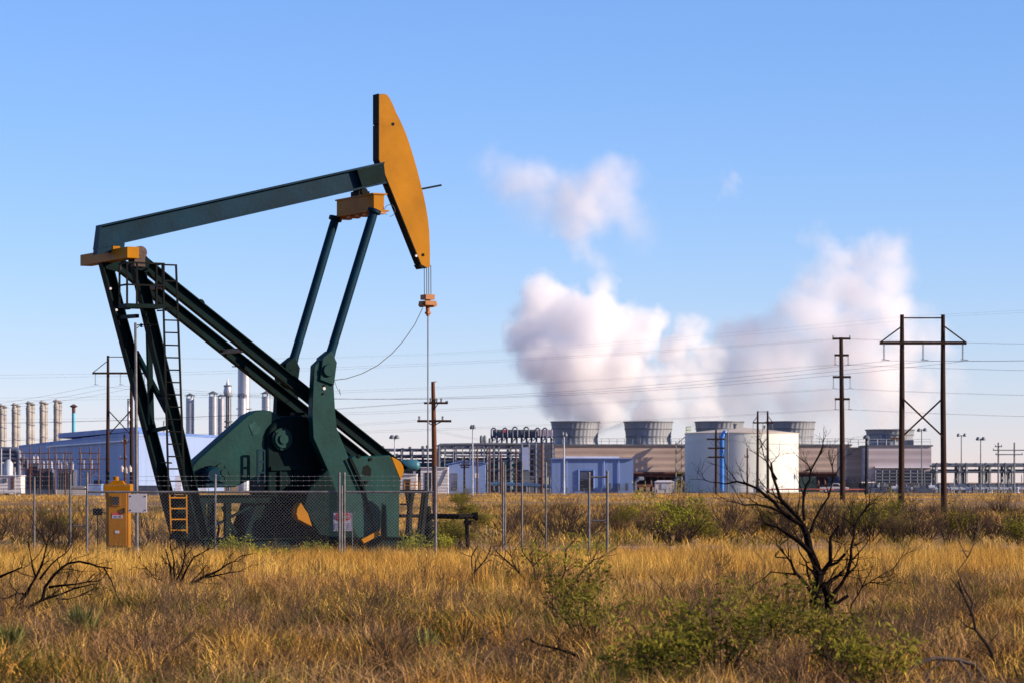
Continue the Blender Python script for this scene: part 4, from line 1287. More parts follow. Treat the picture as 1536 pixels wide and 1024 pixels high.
# ================================================================== PLANT, MIDDLE PART
def rack(name, label, px0, px1, Y, levels, legs, depth, pipes, mat=STEELG, group=None, legw=.28):
    """an open pipe rack: legs in bents, beams at each level, pipes lying on them"""
    root = thing(name, label, 'pipe rack', base_at(px0, Y), group)
    ztop = W(0, levels[0], Y).z
    for px in legs:
        m = MB(); x = W(px, 0, Y).x
        for yy in (Y, Y + depth): m.beam(V((x, yy, -.1)), V((x, yy, ztop)), legw, legw, XH)
        for l in levels: m.beam(V((x, Y - .4, W(0, l, Y).z)), V((x, Y + depth + .4, W(0, l, Y).z)), legw * .9, legw)
        m.build('bent', mat, root)
    m = MB()
    for l in levels:
        for yy in (Y, Y + depth): m.beam(V((W(px0, 0, Y).x, yy, W(0, l, Y).z)), V((W(px1, 0, Y).x, yy, W(0, l, Y).z)), legw * .8, legw)
    m.build('longitudinal_beam', mat, root)
    for y, r, mt_, a, b, dy in pipes:
        m = MB(); m.tube([V((W(a, 0, Y).x, Y + dy, W(0, y, Y).z)), V((W(b, 0, Y).x, Y + dy, W(0, y, Y).z))], r, n=10)
        n_ = max(2, int((b - a) / 14))
        for i in range(n_):
            x = W(a + (b - a) * (i + .5) / n_, 0, Y).x; z = W(0, y, Y).z
            m.cyl(V((x - .12, Y + dy, z)), V((x + .12, Y + dy, z)), r * 1.25, n=10)
        m.build('pipe', mt_, root)
    return root


random.seed(3)
pp = []
for y, r, mt_ in ((670, .20, NAVY), (678, .28, STEELG), (683, .18, STEELL), (688, .34, NAVY), (697, .30, VESSEL), (703, .22, NAVY), (710, .25, STEELG), (717, .2, NAVY)):
    pp.append((y, r, mt_, 655 + random.randint(-6, 20), 812 - random.randint(0, 30), random.random() * 5))
rack('pipe_rack', 'dark multi level pipe rack behind the small blue building', 655, 815, 585, (668, 679, 690, 705), (659, 683, 705, 731, 748, 766, 790, 812), 6, pp, NAVY)
pp = [(675, .2, NAVY, 560, 660, 1), (684, .3, STEELG, 556, 660, 3), (690, .26, NAVY, 556, 665, 2), (697, .55, VESSEL, 565, 690, 1.5), (704, .22, NAVY, 560, 650, 4)]
rack('pipe_rack', 'low pipe rack with teal pipes showing between the crank and the brown utility pole', 556, 662, 600, (673, 682, 694), (560, 581, 602, 617, 634, 655), 5, pp, NAVY)
# upright gear standing on the racks: valves, posts, small vents
for k, (px, yt, Yk) in enumerate(((604, 671, 601), (615, 669, 601), (634, 668, 601), (641, 667, 601), (668, 664, 588), (722, 652, 588), (727, 652, 588), (735, 656, 588), (574, 668, 601))):
    m = MB(); c = W(px, 676, Yk); h = W(0, yt, Yk).z - c.z
    m.lathe(c, [(.12, -1), (.12, h * .5), (.3, h * .55), (.3, h * .9), (.1, h)], n=8)
    o = m.build('relief_vent', STEELG); tag(o, 'small upright relief vent standing on the dark pipe racks', 'vent', 'relief vents on the pipe racks')
# catwalk line with pipe loops on top
m = MB()
cw = thing('pipe_bridge', 'long raised pipe with square end loop running over the dark pipe rack', 'pipes', base_at(660, 575))
m.tube([W(658, 705, 575), W(658, 668, 575), W(661, 666.5, 575), W(742, 665.5, 575), W(830, 667, 575)], .28, n=8)
m.build('pipe', STEELG, cw)
m = MB()
for px in (667, 680, 694, 712, 726, 741): m.beam(W(px, 735, 575), W(px, 666.5, 575), .14, .14, XH)
m.beam(W(660, 672, 575), W(790, 672, 575), .15, .3); m.build('support', STEELG, cw)
# air cooled exchanger
ac = thing('air_cooler', 'raised grey air cooler with looped headers and white gaps under it beside the cooling tower', 'air cooler', base_at(785, 590))
m = MB(); span_px(m, 739, 806, 643.5, 654, 590, 9); m.build('tube_bundle', STEELG, ac, bevel=.1)
m = MB(); span_px(m, 806, 829, 643.5, 654, 591, 8); m.build('tube_bundle', surf('lavender header paint', (.30, .25, .33), .55, var=.2, scale=.4), ac, bevel=.1)
m = MB()
for px in (740, 757, 772, 789, 806, 817): 
    a, b, t = W(px - 3, 655, 589.5), W(px + 4, 655, 589.5), W(px, 640 if px in (772, 789) else 641.5, 589.5).z
    m.tube([a, V((a.x, a.y, t - .3)), V((a.x + .3, a.y, t)), V((b.x - .3, b.y, t)), V((b.x, b.y, t - .3)), b], .17, n=6)
build_each(m, 'header_loop', NAVY, ac)
m = MB()
for i in range(13):
    px = 738 + i * 7.4; x = W(px, 0, 590).x
    m.beam(V((x, 590, W(0, 666, 590).z)), V((x, 590, W(0, 653, 590).z)), .3, .3, XH)
    if i % 2 == 0: m.tube([W(px, 655, 589.7), W(px + 3, 660, 589.7), W(px + 6, 655.5, 589.7)], .15, n=5)
    if i % 3 == 1: m.beam(W(px, 664, 589.8), W(px + 7, 656, 589.8), .14, .14)
m.beam(W(736, 665.5, 590), W(831, 665.5, 590), .5, .4); m.beam(W(736, 655, 590), W(831, 655, 590), .3, .3)
m.build('leg_frame', NAVY, ac)
m = MB()
for px in (741, 762, 781, 803, 826): m.beam(V((W(px, 0, 592).x, 592, -.1)), W(px, 666, 592), .4, .4, XH)
m.build('column', NAVY, ac)
m = MB(); m.box(W(757, 646, 589), (.45, .4, .5)); m.build('red_valve', RED, ac)
# tall dark tower frame with a pale panel
tf = thing('equipment_tower', 'dark lattice equipment tower with one pale blue panel beside the blue shed', 'tower', base_at(806, 560))
m = MB()
for px in (783, 793.5, 804, 815, 829):
    for yy in (560, 566): m.beam(V((W(px, 0, 560).x, yy, -.1)), V((W(px, 0, 560).x, yy, W(0, 662, 560).z)), .26, .26, XH)
for y in (664, 672, 680, 688, 697, 706, 714):
    m.beam(W(783, y, 560), W(831, y, 560), .22, .28)
for a, b in (((794, 672), (815, 688)), ((815, 672), (794, 688)), ((815, 688), (829, 706)), ((794, 688), (815, 706))): m.beam(W(*a, 560.2), W(*b, 560.2), .14, .14)
build_each(m, 'lattice_beam', NAVY, tf)
m = MB(); span_px(m, 794, 829, 666, 713, 561, 4); m.build('louvre', surf('dark slate louvre', (.06, .065, .10), .6, var=.4, scale=.7), tf)
m = MB(); span_px(m, 783, 793, 670, 704, 559.4, .5); m.build('panel', surf('pale blue panel', (.27, .31, .46), .5, var=.12, scale=.4), tf)
m = MB(); span_px(m, 784, 795, 706, 728, 559, 3); m.build('cabinet', STEELG, tf)
# teal vessel
vs = thing('teal_vessel', 'horizontal teal vessel on legs behind the yellow crank tip', 'vessel', base_at(615, 540))
m = MB(); a, b = W(604, 697, 540), W(625, 697, 540); m.tube([a - V((.6, 0, 0)), a - V((.35, 0, 0)), a, b, b + V((.35, 0, 0)), b + V((.6, 0, 0))], [.3, .75, .95, .95, .75, .3], n=18); m.build('shell', VESSEL, vs)
m = MB()
for px in (608, 621): m.beam(base_at(px, 540), W(px, 699, 540), .3, .5, XH)
m.build('saddle', NAVY, vs)
# white trailers
for k, (x0, x1, yt, Yk, label) in enumerate(((600, 625, 711, 500, 'low pale trailer with yellow railing beside the crank tip'), (631, 672, 701, 515, 'white walled lean-to with a dark opening behind the brown utility pole'))):
    root = thing('site_building', label, 'building', base_at((x0 + x1) / 2, Yk))
    m = MB(); gspan(m, x0, x1, yt, Yk, 5); m.build('wall', TRAILER, root)
    m = MB(); gspan(m, x0 - .5, x1 + .5, yt - 1.2, Yk - .3, 5.6, W(0, yt, Yk).z + .01); m.build('roof', PALEROOF, root)
    m = MB(); m.span(W(x0 + 6, 735, Yk - .06), W(x0 + 16, yt + 7, Yk - .01)); m.build('opening', GLASSD, root)
    if k == 0:
        m = MB()
        for px in (600, 607, 615, 622, 629): m.beam(base_at(px, Yk - 1), W(px, 722, Yk - 1), .1, .1, XH)
        m.beam(W(598, 722, Yk - 1), W(633, 722, Yk - 1), .1, .1); m.beam(W(598, 727, Yk - 1), W(633, 727, Yk - 1), .08, .08)
        m.build('railing', YELLOW, root)
    else:
        m = MB(); m.beam(W(660, 728, Yk - .1), W(671, 703, Yk - .1), .12, .12); m.build('brace', NAVY, root)
# low process blocks filling the racks
for k, (x0, x1, yt, Yk, mt_, label) in enumerate(((655, 834, 690, 600, surf('slate process block', (.10, .10, .15), .6, var=.5, scale=.35), 'long slate grey process block under the dark pipe rack'), (556, 604, 687, 612, NAVY, 'navy process block behind the low pipe rack nearest the crank'), (610, 656, 700, 612, STEELG, 'grey process block behind the brown utility pole'))):
    root = thing('process_block', label, 'equipment', base_at((x0 + x1) / 2, Yk))
    m = MB(); gspan(m, x0, x1, yt, Yk, 4); m.build('casing', mt_, root)
    rr_ = random.Random(k + 60)
    for i in range(int((x1 - x0) / 7)):
        m = MB(); px = rr_.uniform(x0, x1 - 4); y1 = rr_.uniform(yt - 8, yt + 18)
        if rr_.random() < .5: m.span(W(px, y1 + rr_.uniform(4, 12), Yk - 1.5), W(px + rr_.uniform(3, 9), y1, Yk - .2))
        else: m.cyl(W(px, 733, Yk - 1.2), W(px, y1 - 6, Yk - 1.2), rr_.uniform(.15, .5), n=10)
        m.build('equipment_casing', rr_.choice((NAVY, STEELG, NAVY, VESSEL, STEELR)), root)
# small blue building
bb = thing('blue_building', 'small blue sheet metal building with a dark door behind rusty poles', 'building', base_at(700, 520))
m = MB(); Yk = 520
a, b = W(672, 0, Yk).x, W(728, 0, Yk).x; e0, e1, pk = W(0, 697, Yk).z, W(0, 695, Yk).z, W(0, 691.5, Yk).z
m.prism([V((a, Yk, 0)), V((b, Yk, 0)), V((b, Yk, e1)), V(((a + b) / 2 - .5, Yk, pk)), V((a, Yk, e0))], V((0, 9, 0))); m.build('wall', BLUESHED, bb)
m = MB(); mid = V(((a + b) / 2 - .5, Yk - .3, pk + .08))
m.prism([V((a - .3, Yk - .3, e0 + .05)), mid, V((b + .3, Yk - .3, e1 + .05)), V((b + .3, Yk - .3, e1 + .2)), mid + V((0, 0, .15)), V((a - .3, Yk - .3, e0 + .2))], V((0, 9.6, 0))); m.build('roof', BLUEROOF, bb)
m = MB(); m.span(W(676, 735, Yk - .06), W(686, 709, Yk - .01)); m.build('door', NAVY, bb)
m = MB(); m.span(W(712, 716, Yk - .06), W(718, 709, Yk - .01)); m.build('window', PALEROOF, bb)
for k, (px, yt, Yk, arms) in enumerate(((696.5, 682, 470, ((697, 690, 705), (700, 691, 704))), (716, 669, 480, ()), (734.5, 670, 490, ()), (751.5, 676, 485, ()), (774, 672, 475, ((680, 770, 778),)), (813, 665, 480, ()))):
    simple_pole(px, yt, Yk, ['thin pole with two short arms in front of the small blue building', 'rusty pole at the end of the small blue building', 'rusty bare pole a little beyond the small blue building', 'rusty bare pole midway along the dark pipe rack', 'rusty pole with a short arm near the equipment tower', 'pale brown tall pole in front of the equipment tower'][k], arms, .17, (WOOD, STEELR, STEELR, STEELR, STEELR, WOODR)[k])
# low white pipes and skids along the ground
m = MB()
m.tube([W(733, 726, 530), W(745, 724.5, 530), W(800, 727, 530), W(826, 729, 530)], .35, n=8)
tag(m.build('ground_pipe', surf('pale aqua lagging', (.42, .50, .50), .6, var=.2, scale=.3)), 'pale low pipe lying on the ground before the equipment tower', 'pipe')

# blue shed
bs = thing('blue_shed', 'blue flat sided shed with a half open dark door before the cooling tower', 'building', base_at(889, 520))
Yk = 520
m = MB(); gspan(m, 828, 950, 688, Yk, 14); m.build('wall', BLUESHED, bs)
m = MB(); gspan(m, 827, 951, 686.3, Yk - .4, 14.8, W(0, 688, Yk).z + .01); m.build('roof', BLUEROOF, bs)
m = MB(); gspan(m, 848, 929, 683.6, Yk + 3, 8, W(0, 686.3, Yk).z + .02); m.build('roof_light', PALEROOF, bs)
m = MB(); m.span(W(868, 735, Yk - .05), W(890, 705, Yk - .01)); dr = m.build('door', NAVY, bs)
m = MB(); m.span(W(868.5, 735, Yk - .10), W(890, 718, Yk - .06)); m.build('opening', GLASSD, dr)
m = MB()
m.beam(W(868, 735, Yk - .1), W(868, 704, Yk - .1), .25, .15, XH); m.beam(W(890.5, 735, Yk - .1), W(890.5, 704, Yk - .1), .25, .15, XH); m.beam(W(868, 704.3, Yk - .1), W(890.5, 704.3, Yk - .1), .15, .25)
m.build('frame', BLUEROOF, dr)
m = MB()
for px in (850, 906, 928): m.cyl(W(px, 735, Yk - .15), W(px, 690, Yk - .15), .09, n=6)
m.build('downpipe', BLUEROOF, bs)
m = MB()
for px in (912, 926, 938): m.span(W(px, 735, Yk - 1.2), W(px + 4, 724, Yk - .4))
m.build('utility_box', NAVY, bs)

# ================================================================== COOLING TOWERS
def fan_stack(root, pxc, half_top, half_bot, yt, yb, Yc, half_mid=None):
    c = V((W(pxc, 0, Yc).x, Yc, 0)); k_ = 1 / ppm(Yc); z0, z1 = W(0, yb, Yc).z, W(0, yt, Yc).z; h = z1 - z0
    rt, rb = half_top * k_, half_bot * k_; rm = rb * .985
    prof = [(rb * 1.02, z0), (rb, z0 + h * .05), (rm, z0 + h * .25), (rm + (rt - rm) * .25, z0 + h * .5), (rm + (rt - rm) * .6, z0 + h * .75), (rt * .985, z0 + h * .97), (rt, z1), (rt * .96, z1), (rm * .94, z0 + h * .4), (rb * .94, z0)]
    m = MB(); m.lathe(c, prof, n=56, caps=(False, False)); fs = m.build('fan_stack', FANSTACK, root, sharp=30)
    m = MB()
    for z in (z0 + h * .34, z0 + h * .67, z1 - .12):
        t = (z - z0) / h; rr = rm + (rt - rm) * max(0, (t - .25) / .75) * 1.02 + .06
        m.lathe(c + V((0, 0, z)), [(rr - .1, -.1), (rr + .04, -.1), (rr + .04, .1), (rr - .1, .1)], n=56, caps=(False, False))
    m.build('hoop', STEELG, fs)
    m = MB(); m.box(c + V((0, 0, z0 + h * .35)), (rb * 1.9, .5, .4)); m.cyl(c + V((0, 0, z0)), c + V((0, 0, z0 + h * .45)), .8, n=12); m.build('fan_hub', STEELG, fs)
    # ladder and access door on the side facing us
    m = MB(); m.box(c + V((-rb * .45, -rb * .93, z0 + 1.1)), (.9, .5, 2.1)); m.build('access_door', NAVY, fs)
    return fs


def railing(m, px0, px1, y, Y, h=1.1, step=1.6):
    a, b = W(px0, y, Y), W(px1, y, Y); n_ = int((b.x - a.x) / step)
    for i in range(n_ + 1):
        x = a.x + (b.x - a.x) * i / n_; m.beam(V((x, Y, a.z)), V((x, Y, a.z + h)), .08, .08, XH)
    for q in (h, h * .55): m.beam(a + V((0, 0, q)), b + V((0, 0, q)), .07, .07)


ct = thing('cooling_tower', 'long tan cooling tower with four grey fan stacks giving off steam', 'cooling tower', base_at(1055, 640))
Yk = 640
m = MB(); a, b = W(832, 712, Yk), W(1276, 668, Yk); m.span(a, V((b.x, Yk + 17, b.z))); m.build('wall', TANWALL, ct)
m = MB(); m.span(V((a.x - .3, Yk - .3, b.z + .01)), V((b.x + .3, Yk + 17.3, b.z + .35))); m.build('deck', STEELG, ct)
m = MB(); railing(m, 832, 1276, 665.2, Yk + .1); m.build('railing', STEELG, ct)
m = MB(); m.span(V((a.x - .5, Yk - 1.0, .9)), V((b.x + .5, Yk + 18, 1.5))); m.build('basin', surf('rusty basin', (.12, .05, .04), .8, var=.4, scale=.3), ct)
m = MB()
for i in range(47):
    x = a.x + (b.x - a.x) * i / 46; m.beam(V((x, Yk + .3, 0)), V((x, Yk + .3, a.z)), .35, .35, XH)
m.beam(V((a.x, Yk - .1, a.z - .1)), V((b.x, Yk - .1, a.z - .1)), .4, .5)
m.build('support_frame', STEELR, ct)
m = MB(); m.span(V((a.x + .5, Yk + 3, 1.5)), V((b.x - .5, Yk + 14, a.z))); m.build('fill', NAVY, ct)
m = MB()
for px in (952, 1010, 1210, 1258):
    m.tube([W(px, 735, Yk - 2), W(px, 722, Yk - 2), W(px + 6, 717, Yk - 2), W(px + 12, 717, Yk - 1)], .45, n=8)
build_each(m, 'riser_pipe', NAVY, ct)
for pxc in (863, 972.5, 1079, 1186): fan_stack(ct, pxc, 37.2, 34.0, 631.5, 666, Yk + 8.5)
m = MB()
zz = W(0, 700, Yk).z
m.tube([W(832, 709, Yk - .4), W(1276, 709, Yk - .4)], .3, n=8); m.build('header_pipe', STEELR, ct)
# stair tower at the near end of the tower by the tank
m = MB()
for i in range(5):
    z = 2.2 + i * 1.9; m.beam(W(1015, 0, Yk - 2) * V((1, 1, 0)) + V((0, 0, z)), W(1030, 0, Yk - 2) * V((1, 1, 0)) + V((0, 0, z + 1.9)), .8, .15)
for px in (1014, 1022.5, 1031): m.beam(base_at(px, Yk - 2), W(px, 662, Yk - 2), .15, .15, XH)
m.build('stair', STEELG, ct)

rt_ = thing('cooling_tower', 'pale lavender cooling tower cell with one fan stack and a dark louvre band', 'cooling tower', base_at(1338, 590))
Yk = 590
m = MB(); a, b = W(1303, 722, Yk), W(1397, 669, Yk); m.span(a, V((b.x, Yk + 15, b.z))); m.build('wall', LAVWALL, rt_)
m = MB(); m.span(V((W(1270, 0, Yk + 12).x, Yk + 12, 0)), V((a.x - .01, Yk + 30, b.z))); m.build('wing_wall', TANWALL, rt_)
m = MB(); m.span(V((a.x - .3, Yk - .25, b.z + .01)), V((b.x + .3, Yk + 15.3, b.z + .3))); m.build('deck', STEELG, rt_)
m = MB(); railing(m, 1303, 1396, 666.6, Yk + .1); railing(m, 1272, 1303, 667, Yk + 12.5); m.build('railing', STEELL, rt_)
m = MB(); m.span(W(1313, 701, Yk - .8), W(1397.5, 699, Yk - .02)); m.build('awning', PALEROOF, rt_)
m = MB(); m.span(W(1313, 725, Yk - .35), W(1397, 706, Yk - .02)); lv = m.build('louvre_band', NAVY, rt_)
m = MB()
for i in range(9):
    px = 1313 + 84 * i / 8; m.beam(W(px, 725, Yk - .45), W(px, 702, Yk - .45), .2, .15, XH)
for y in (709, 714, 719, 724): m.beam(W(1313, y, Yk - .5), W(1397, y, Yk - .5), .12, .3)
m.build('louvre_slat', STEELG, lv)
m = MB(); m.span(W(1300, 740, Yk - 1), V((W(1400, 0, Yk).x, Yk + 16, W(0, 724, Yk).z))); m.build('basin', surf('dark basin', (.05, .045, .05), .8, var=.4, scale=.4), rt_)
fs = fan_stack(rt_, 1335, 37.0, 33.5, 643.5, 668, Yk + 8)
m = MB(); m.box(W(1361, 664, Yk + 1), (2.2, 2, 1.2)); m.build('motor', NAVY, rt_)

# ================================================================== STORAGE TANK
Yc = 570; R_ = 85.0 / ppm(Yc); c = V((W(1112.5, 0, Yc).x, Yc, 0)); zt = W(0, 649, Yc - R_).z
tk = thing('storage_tank', 'large round white storage tank with a shallow cone roof and a blue riser pipe', 'storage tank', c)
prof = [(R_, -.1)]
for i in range(1, 6): prof += [(R_, zt * i / 6 - .03), (R_ + .015, zt * i / 6 - .02), (R_ + .015, zt * i / 6 + .02), (R_, zt * i / 6 + .03)]
prof += [(R_, zt)]
m = MB(); m.lathe(c, prof, n=96); m.build('shell', TANKP, tk)
m = MB(); m.lathe(c + V((0, 0, zt)), [(R_ + .12, .0), (R_ + .12, .14), (R_ * .5, .75), (.3, 1.25)], n=96); m.build('roof', surf('tan tank roof', (.50, .42, .34), .6, var=.12, scale=.3), tk)
m = MB()
dxp = W(1084.5, 0, Yc - R_).x; ang = math.asin((dxp - c.x) / R_); q = c + V((math.sin(ang), -math.cos(ang), 0)) * (R_ + .35)
m.tube([q + V((0, 0, .3)), q + V((0, 0, zt - .9)), q + V((.25, .1, zt - .3)), q + V((.6, .5, zt + .25))], .42, n=12)
m.build('riser_pipe', PIPEB, tk)
dxp = W(1093, 0, Yc - R_).x; ang = math.asin((dxp - c.x) / R_); q = c + V((math.sin(ang), -math.cos(ang), 0)) * (R_ + .2)
m = MB(); m.tube([q + V((0, 0, .1)), q + V((0, 0, zt + .8))], .10, n=6); m.build('gauge_pipe', STEELG, tk)
m = MB()
for k in range(26):
    t = 3.6 + k * .075; z = .3 + (zt - .3) * (k / 25); q = c + V((math.cos(t), math.sin(t), 0)) * (R_ + .05); o2 = c + V((math.cos(t), math.sin(t), 0)) * (R_ + .9)
    m.beam(q + V((0, 0, z)), o2 + V((0, 0, z)), .35, .08)
    m.beam(o2 + V((0, 0, z)), o2 + V((0, 0, z + 1.1)), .05, .05, XH)
m.build('spiral_stair', surf('pale green steel', (.20, .30, .24), .6, var=.2), tk) if False else None
m = MB()
for k in range(14):
    t = math.pi * (.86 + .02 * k); q = c + V((math.cos(t), math.sin(t), 0)) * (R_ - .2)
    m.beam(q + V((0, 0, zt)), q + V((0, 0, zt + 1.3)), .07, .07, XH)
for h in (.7, 1.3):
    m.tube([c + V((math.cos(math.pi * (.86 + .02 * k)) * (R_ - .2), math.sin(math.pi * (.86 + .02 * k)) * (R_ - .2), zt + h)) for k in range(14)], .05, n=5)
m.build('roof_railing', surf('pale olive steel', (.30, .33, .24), .6, var=.2), tk)
m = MB(); m.lathe(c + V((-1.5, -4, zt + .95)), [(.3, 0), (.3, .6), (.5, .7), (.1, .95)], n=10); m.lathe(c + V((4, -3, zt + .95)), [(.2, 0), (.2, .4), (.3, .5), (.1, .6)], n=10); m.build('roof_vent', STEELG, tk)
m = MB(); q = c + V((.25, -1, 0)).normalized() * R_
m.cyl(q + V((0, .1, .9)), q + V((0, -.35, .9)), .45, n=16); m.build('manway', STEELL, tk)
m = MB(); m.lathe(c, [(R_ + .5, -.1), (R_ + .5, .12), (R_ + .02, .16)], n=96, caps=(True, False)); m.build('foundation', CONC, tk)

# things round the tank
hb = thing('equipment_hut', 'small white equipment hut with a pale end wall standing before the cooling tower', 'hut', base_at(997, 480))
m = MB(); gspan(m, 983, 1011, 722.5, 480, 2.6, .3); m.build('wall', CREAM, hb)
m = MB(); a, b = W(982.5, 722.4, 479.8), W(1011.5, 722.4, 479.8)
m.prism([a, b, b + V((0, 0, .1)), b + V((-.5, 0, .3)), a + V((.5, 0, .3)), a + V((0, 0, .1))], V((0, 3, 0))); m.build('roof', PALEROOF, hb)
m = MB(); m.span(W(992, 733, 479.9), W(1001, 725, 479.97)); m.build('hatch', STEELL, hb)
m = MB()
for px in (984, 997, 1009): gspan(m, px, px + 1.5, 733, 480, 2.6, -.1)
build_each(m, 'foot', CONC, hb)
cn = thing('shipping_container', 'olive green container beside the white storage tank', 'container', base_at(1212, 600))
m = MB(); gspan(m, 1194, 1225, 714.5, 600, 2.6, .1); m.build('body', CONT, cn)
m = MB(); m.span(W(1217, 734, 599.9), W(1224.5, 715.5, 599.97)); m.build('door', surf('olive door', (.17, .20, .11), .6, var=.2), cn)
m = MB()
for px in (1194, 1224.6): m.beam(W(px, 737, 599.9), W(px, 714, 599.9), .15, .15, XH)
m.build('corner_post', STEELG, cn)
pu = thing('pickup_truck', 'small white pickup truck parked between the green container and the four armed pole', 'truck', base_at(1240, 560))
Yk = 560; z0 = .0; x0 = W(1231, 0, Yk).x; x1 = x0 + 5.2
m = MB(); m.prism([V((x0 + a, Yk, b)) for a, b in ((0, .45), (0, 1.05), (1.9, 1.1), (2.2, 1.75), (3.3, 1.75), (3.9, 1.12), (5.1, 1.0), (5.2, .45))], V((0, 1.8, 0))); m.build('body', WHITEP, pu, bevel=.05)
m = MB(); m.prism([V((x0 + a, Yk - .012, b)) for a, b in ((2.15, 1.15), (2.33, 1.65), (3.2, 1.65), (3.6, 1.15))], V((0, .008, 0))); m.build('window', GLASSD, pu)
for a in (1.0, 4.2):
    for yy in (.0, 1.6): 
        m = MB(); m.cyl(V((x0 + a, Yk + yy - .02, .38)), V((x0 + a, Yk + yy + .24, .38)), .38, n=18); wh = m.build('wheel', BLACK, pu)
        m = MB(); m.cyl(V((x0 + a, Yk + yy - .03, .38)), V((x0 + a, Yk + yy - .021, .38)), .2, n=14); m.build('rim', STEELL, wh)
m = MB(); m.tube([W(1150, 733.5, 470), W(1205, 733, 470), W(1300, 733.5, 472)], .11, n=6)
tag(m.build('ground_pipe', surf('faded red pipe', (.32, .06, .035), .6, var=.3, scale=.4)), 'thin faded red pipe along the ground in front of the storage tank', 'pipe')
# dark machinery under the towers at the far end
for k, (x0, x1, yt, Yk, label) in enumerate(((1244, 1268, 716, 600, 'dark pump skid under the tan cooling tower by the pickup'), (1305, 1330, 727, 540, 'low dark pump skid in front of the pale cooling tower'), (1340, 1362, 729, 535, 'low pipe manifold with pale flanges before the pale cooling tower'), (1372, 1400, 728, 540, 'pump skid at the corner of the pale cooling tower'))):
    root = thing('pump_skid', label, 'pump', base_at(x0, Yk))
    m = MB(); gspan(m, x0, x1, yt + 4, Yk, 3, .1); m.build('frame', NAVY, root, bevel=.05)
    for i in range(3):
        px = x0 + (x1 - x0) * (i + .5) / 3; m = MB(); p = W(px, yt + 4, Yk + .6); m.cyl(p + V((-.8, 0, .2)), p + V((.8, 0, .2)), .4, n=12); m.cyl(p + V((.1, 0, .4)), p + V((.1, 0, .9)), .12, n=6); m.build('motor', (STEELG, NAVY, STEELL)[(i + k) % 3], root)

# long pipe rack to the east
pp = [(696.5, .35, STEELG, 1399, 1560, .8), (697, .25, STEELL, 1399, 1560, 3), (705.5, .32, STEELG, 1399, 1560, 1.5), (706, .2, NAVY, 1399, 1560, 3.4), (727, .3, NAVY, 1399, 1560, -1.5), (730, .35, STEELG, 1385, 1560, -3), (732.5, .3, STEELL, 1340, 1560, -5)]
rack('pipe_rack', 'long open pipe rack on paired legs against the bright sky beyond the pale cooling tower', 1399, 1560, 560, (698, 707), (1404.5, 1438.5, 1449.5, 1474.5, 1484.5, 1508, 1518, 1543), 4, pp, STEELG, None, .38)
random.seed(9)
for i in range(26):
    px = 1402 + i * 6.2 + random.uniform(-2, 2); Yk = 545 + random.uniform(-8, 12)
    m = MB(); c = base_at(px, Yk); h = random.choice((.7, .9, 1.2, 1.6, 2.6, 3.4)); r_ = random.uniform(.12, .4) if h < 2 else .08
    m.lathe(c, [(r_ * 1.3, 0), (r_ * 1.3, .2), (r_ * .6, .25), (r_ * .6, h * .6), (r_, h * .65), (r_, h * .85), (r_ * .4, h)], n=8)
    o = m.build('valve_post', (NAVY, STEELG, STEELL)[i % 3]); tag(o, 'small dark valve post among the low pipes under the long pipe rack', 'valve', 'valve posts under the long pipe rack')
    o.data.transform(Matrix.Translation(-c)); o.location = c
# plant boundary fence
pf_ = thing('plant_fence', 'low dark boundary fence running along the foot of the power plant', 'fence', V((0, 430, 0)))
m = MB()
for i in range(62):
    x = W(-20 + i * 25.6, 0, 430).x; m.cyl(V((x, 430, -.1)), V((x, 430, 1.15)), .04, n=5)
m.build('post_line', STEELG, pf_)
o = pf_.children[0]; o.name = 'post'; o['kind'] = 'stuff'
m = MB()
for z in (.15, .4, .65, .9, 1.12): m.beam(V((W(-20, 0, 430).x, 430, z)), V((W(1560, 0, 430).x, 430, z)), .03, .03)
m.build('wire_strand', STEELG, pf_)

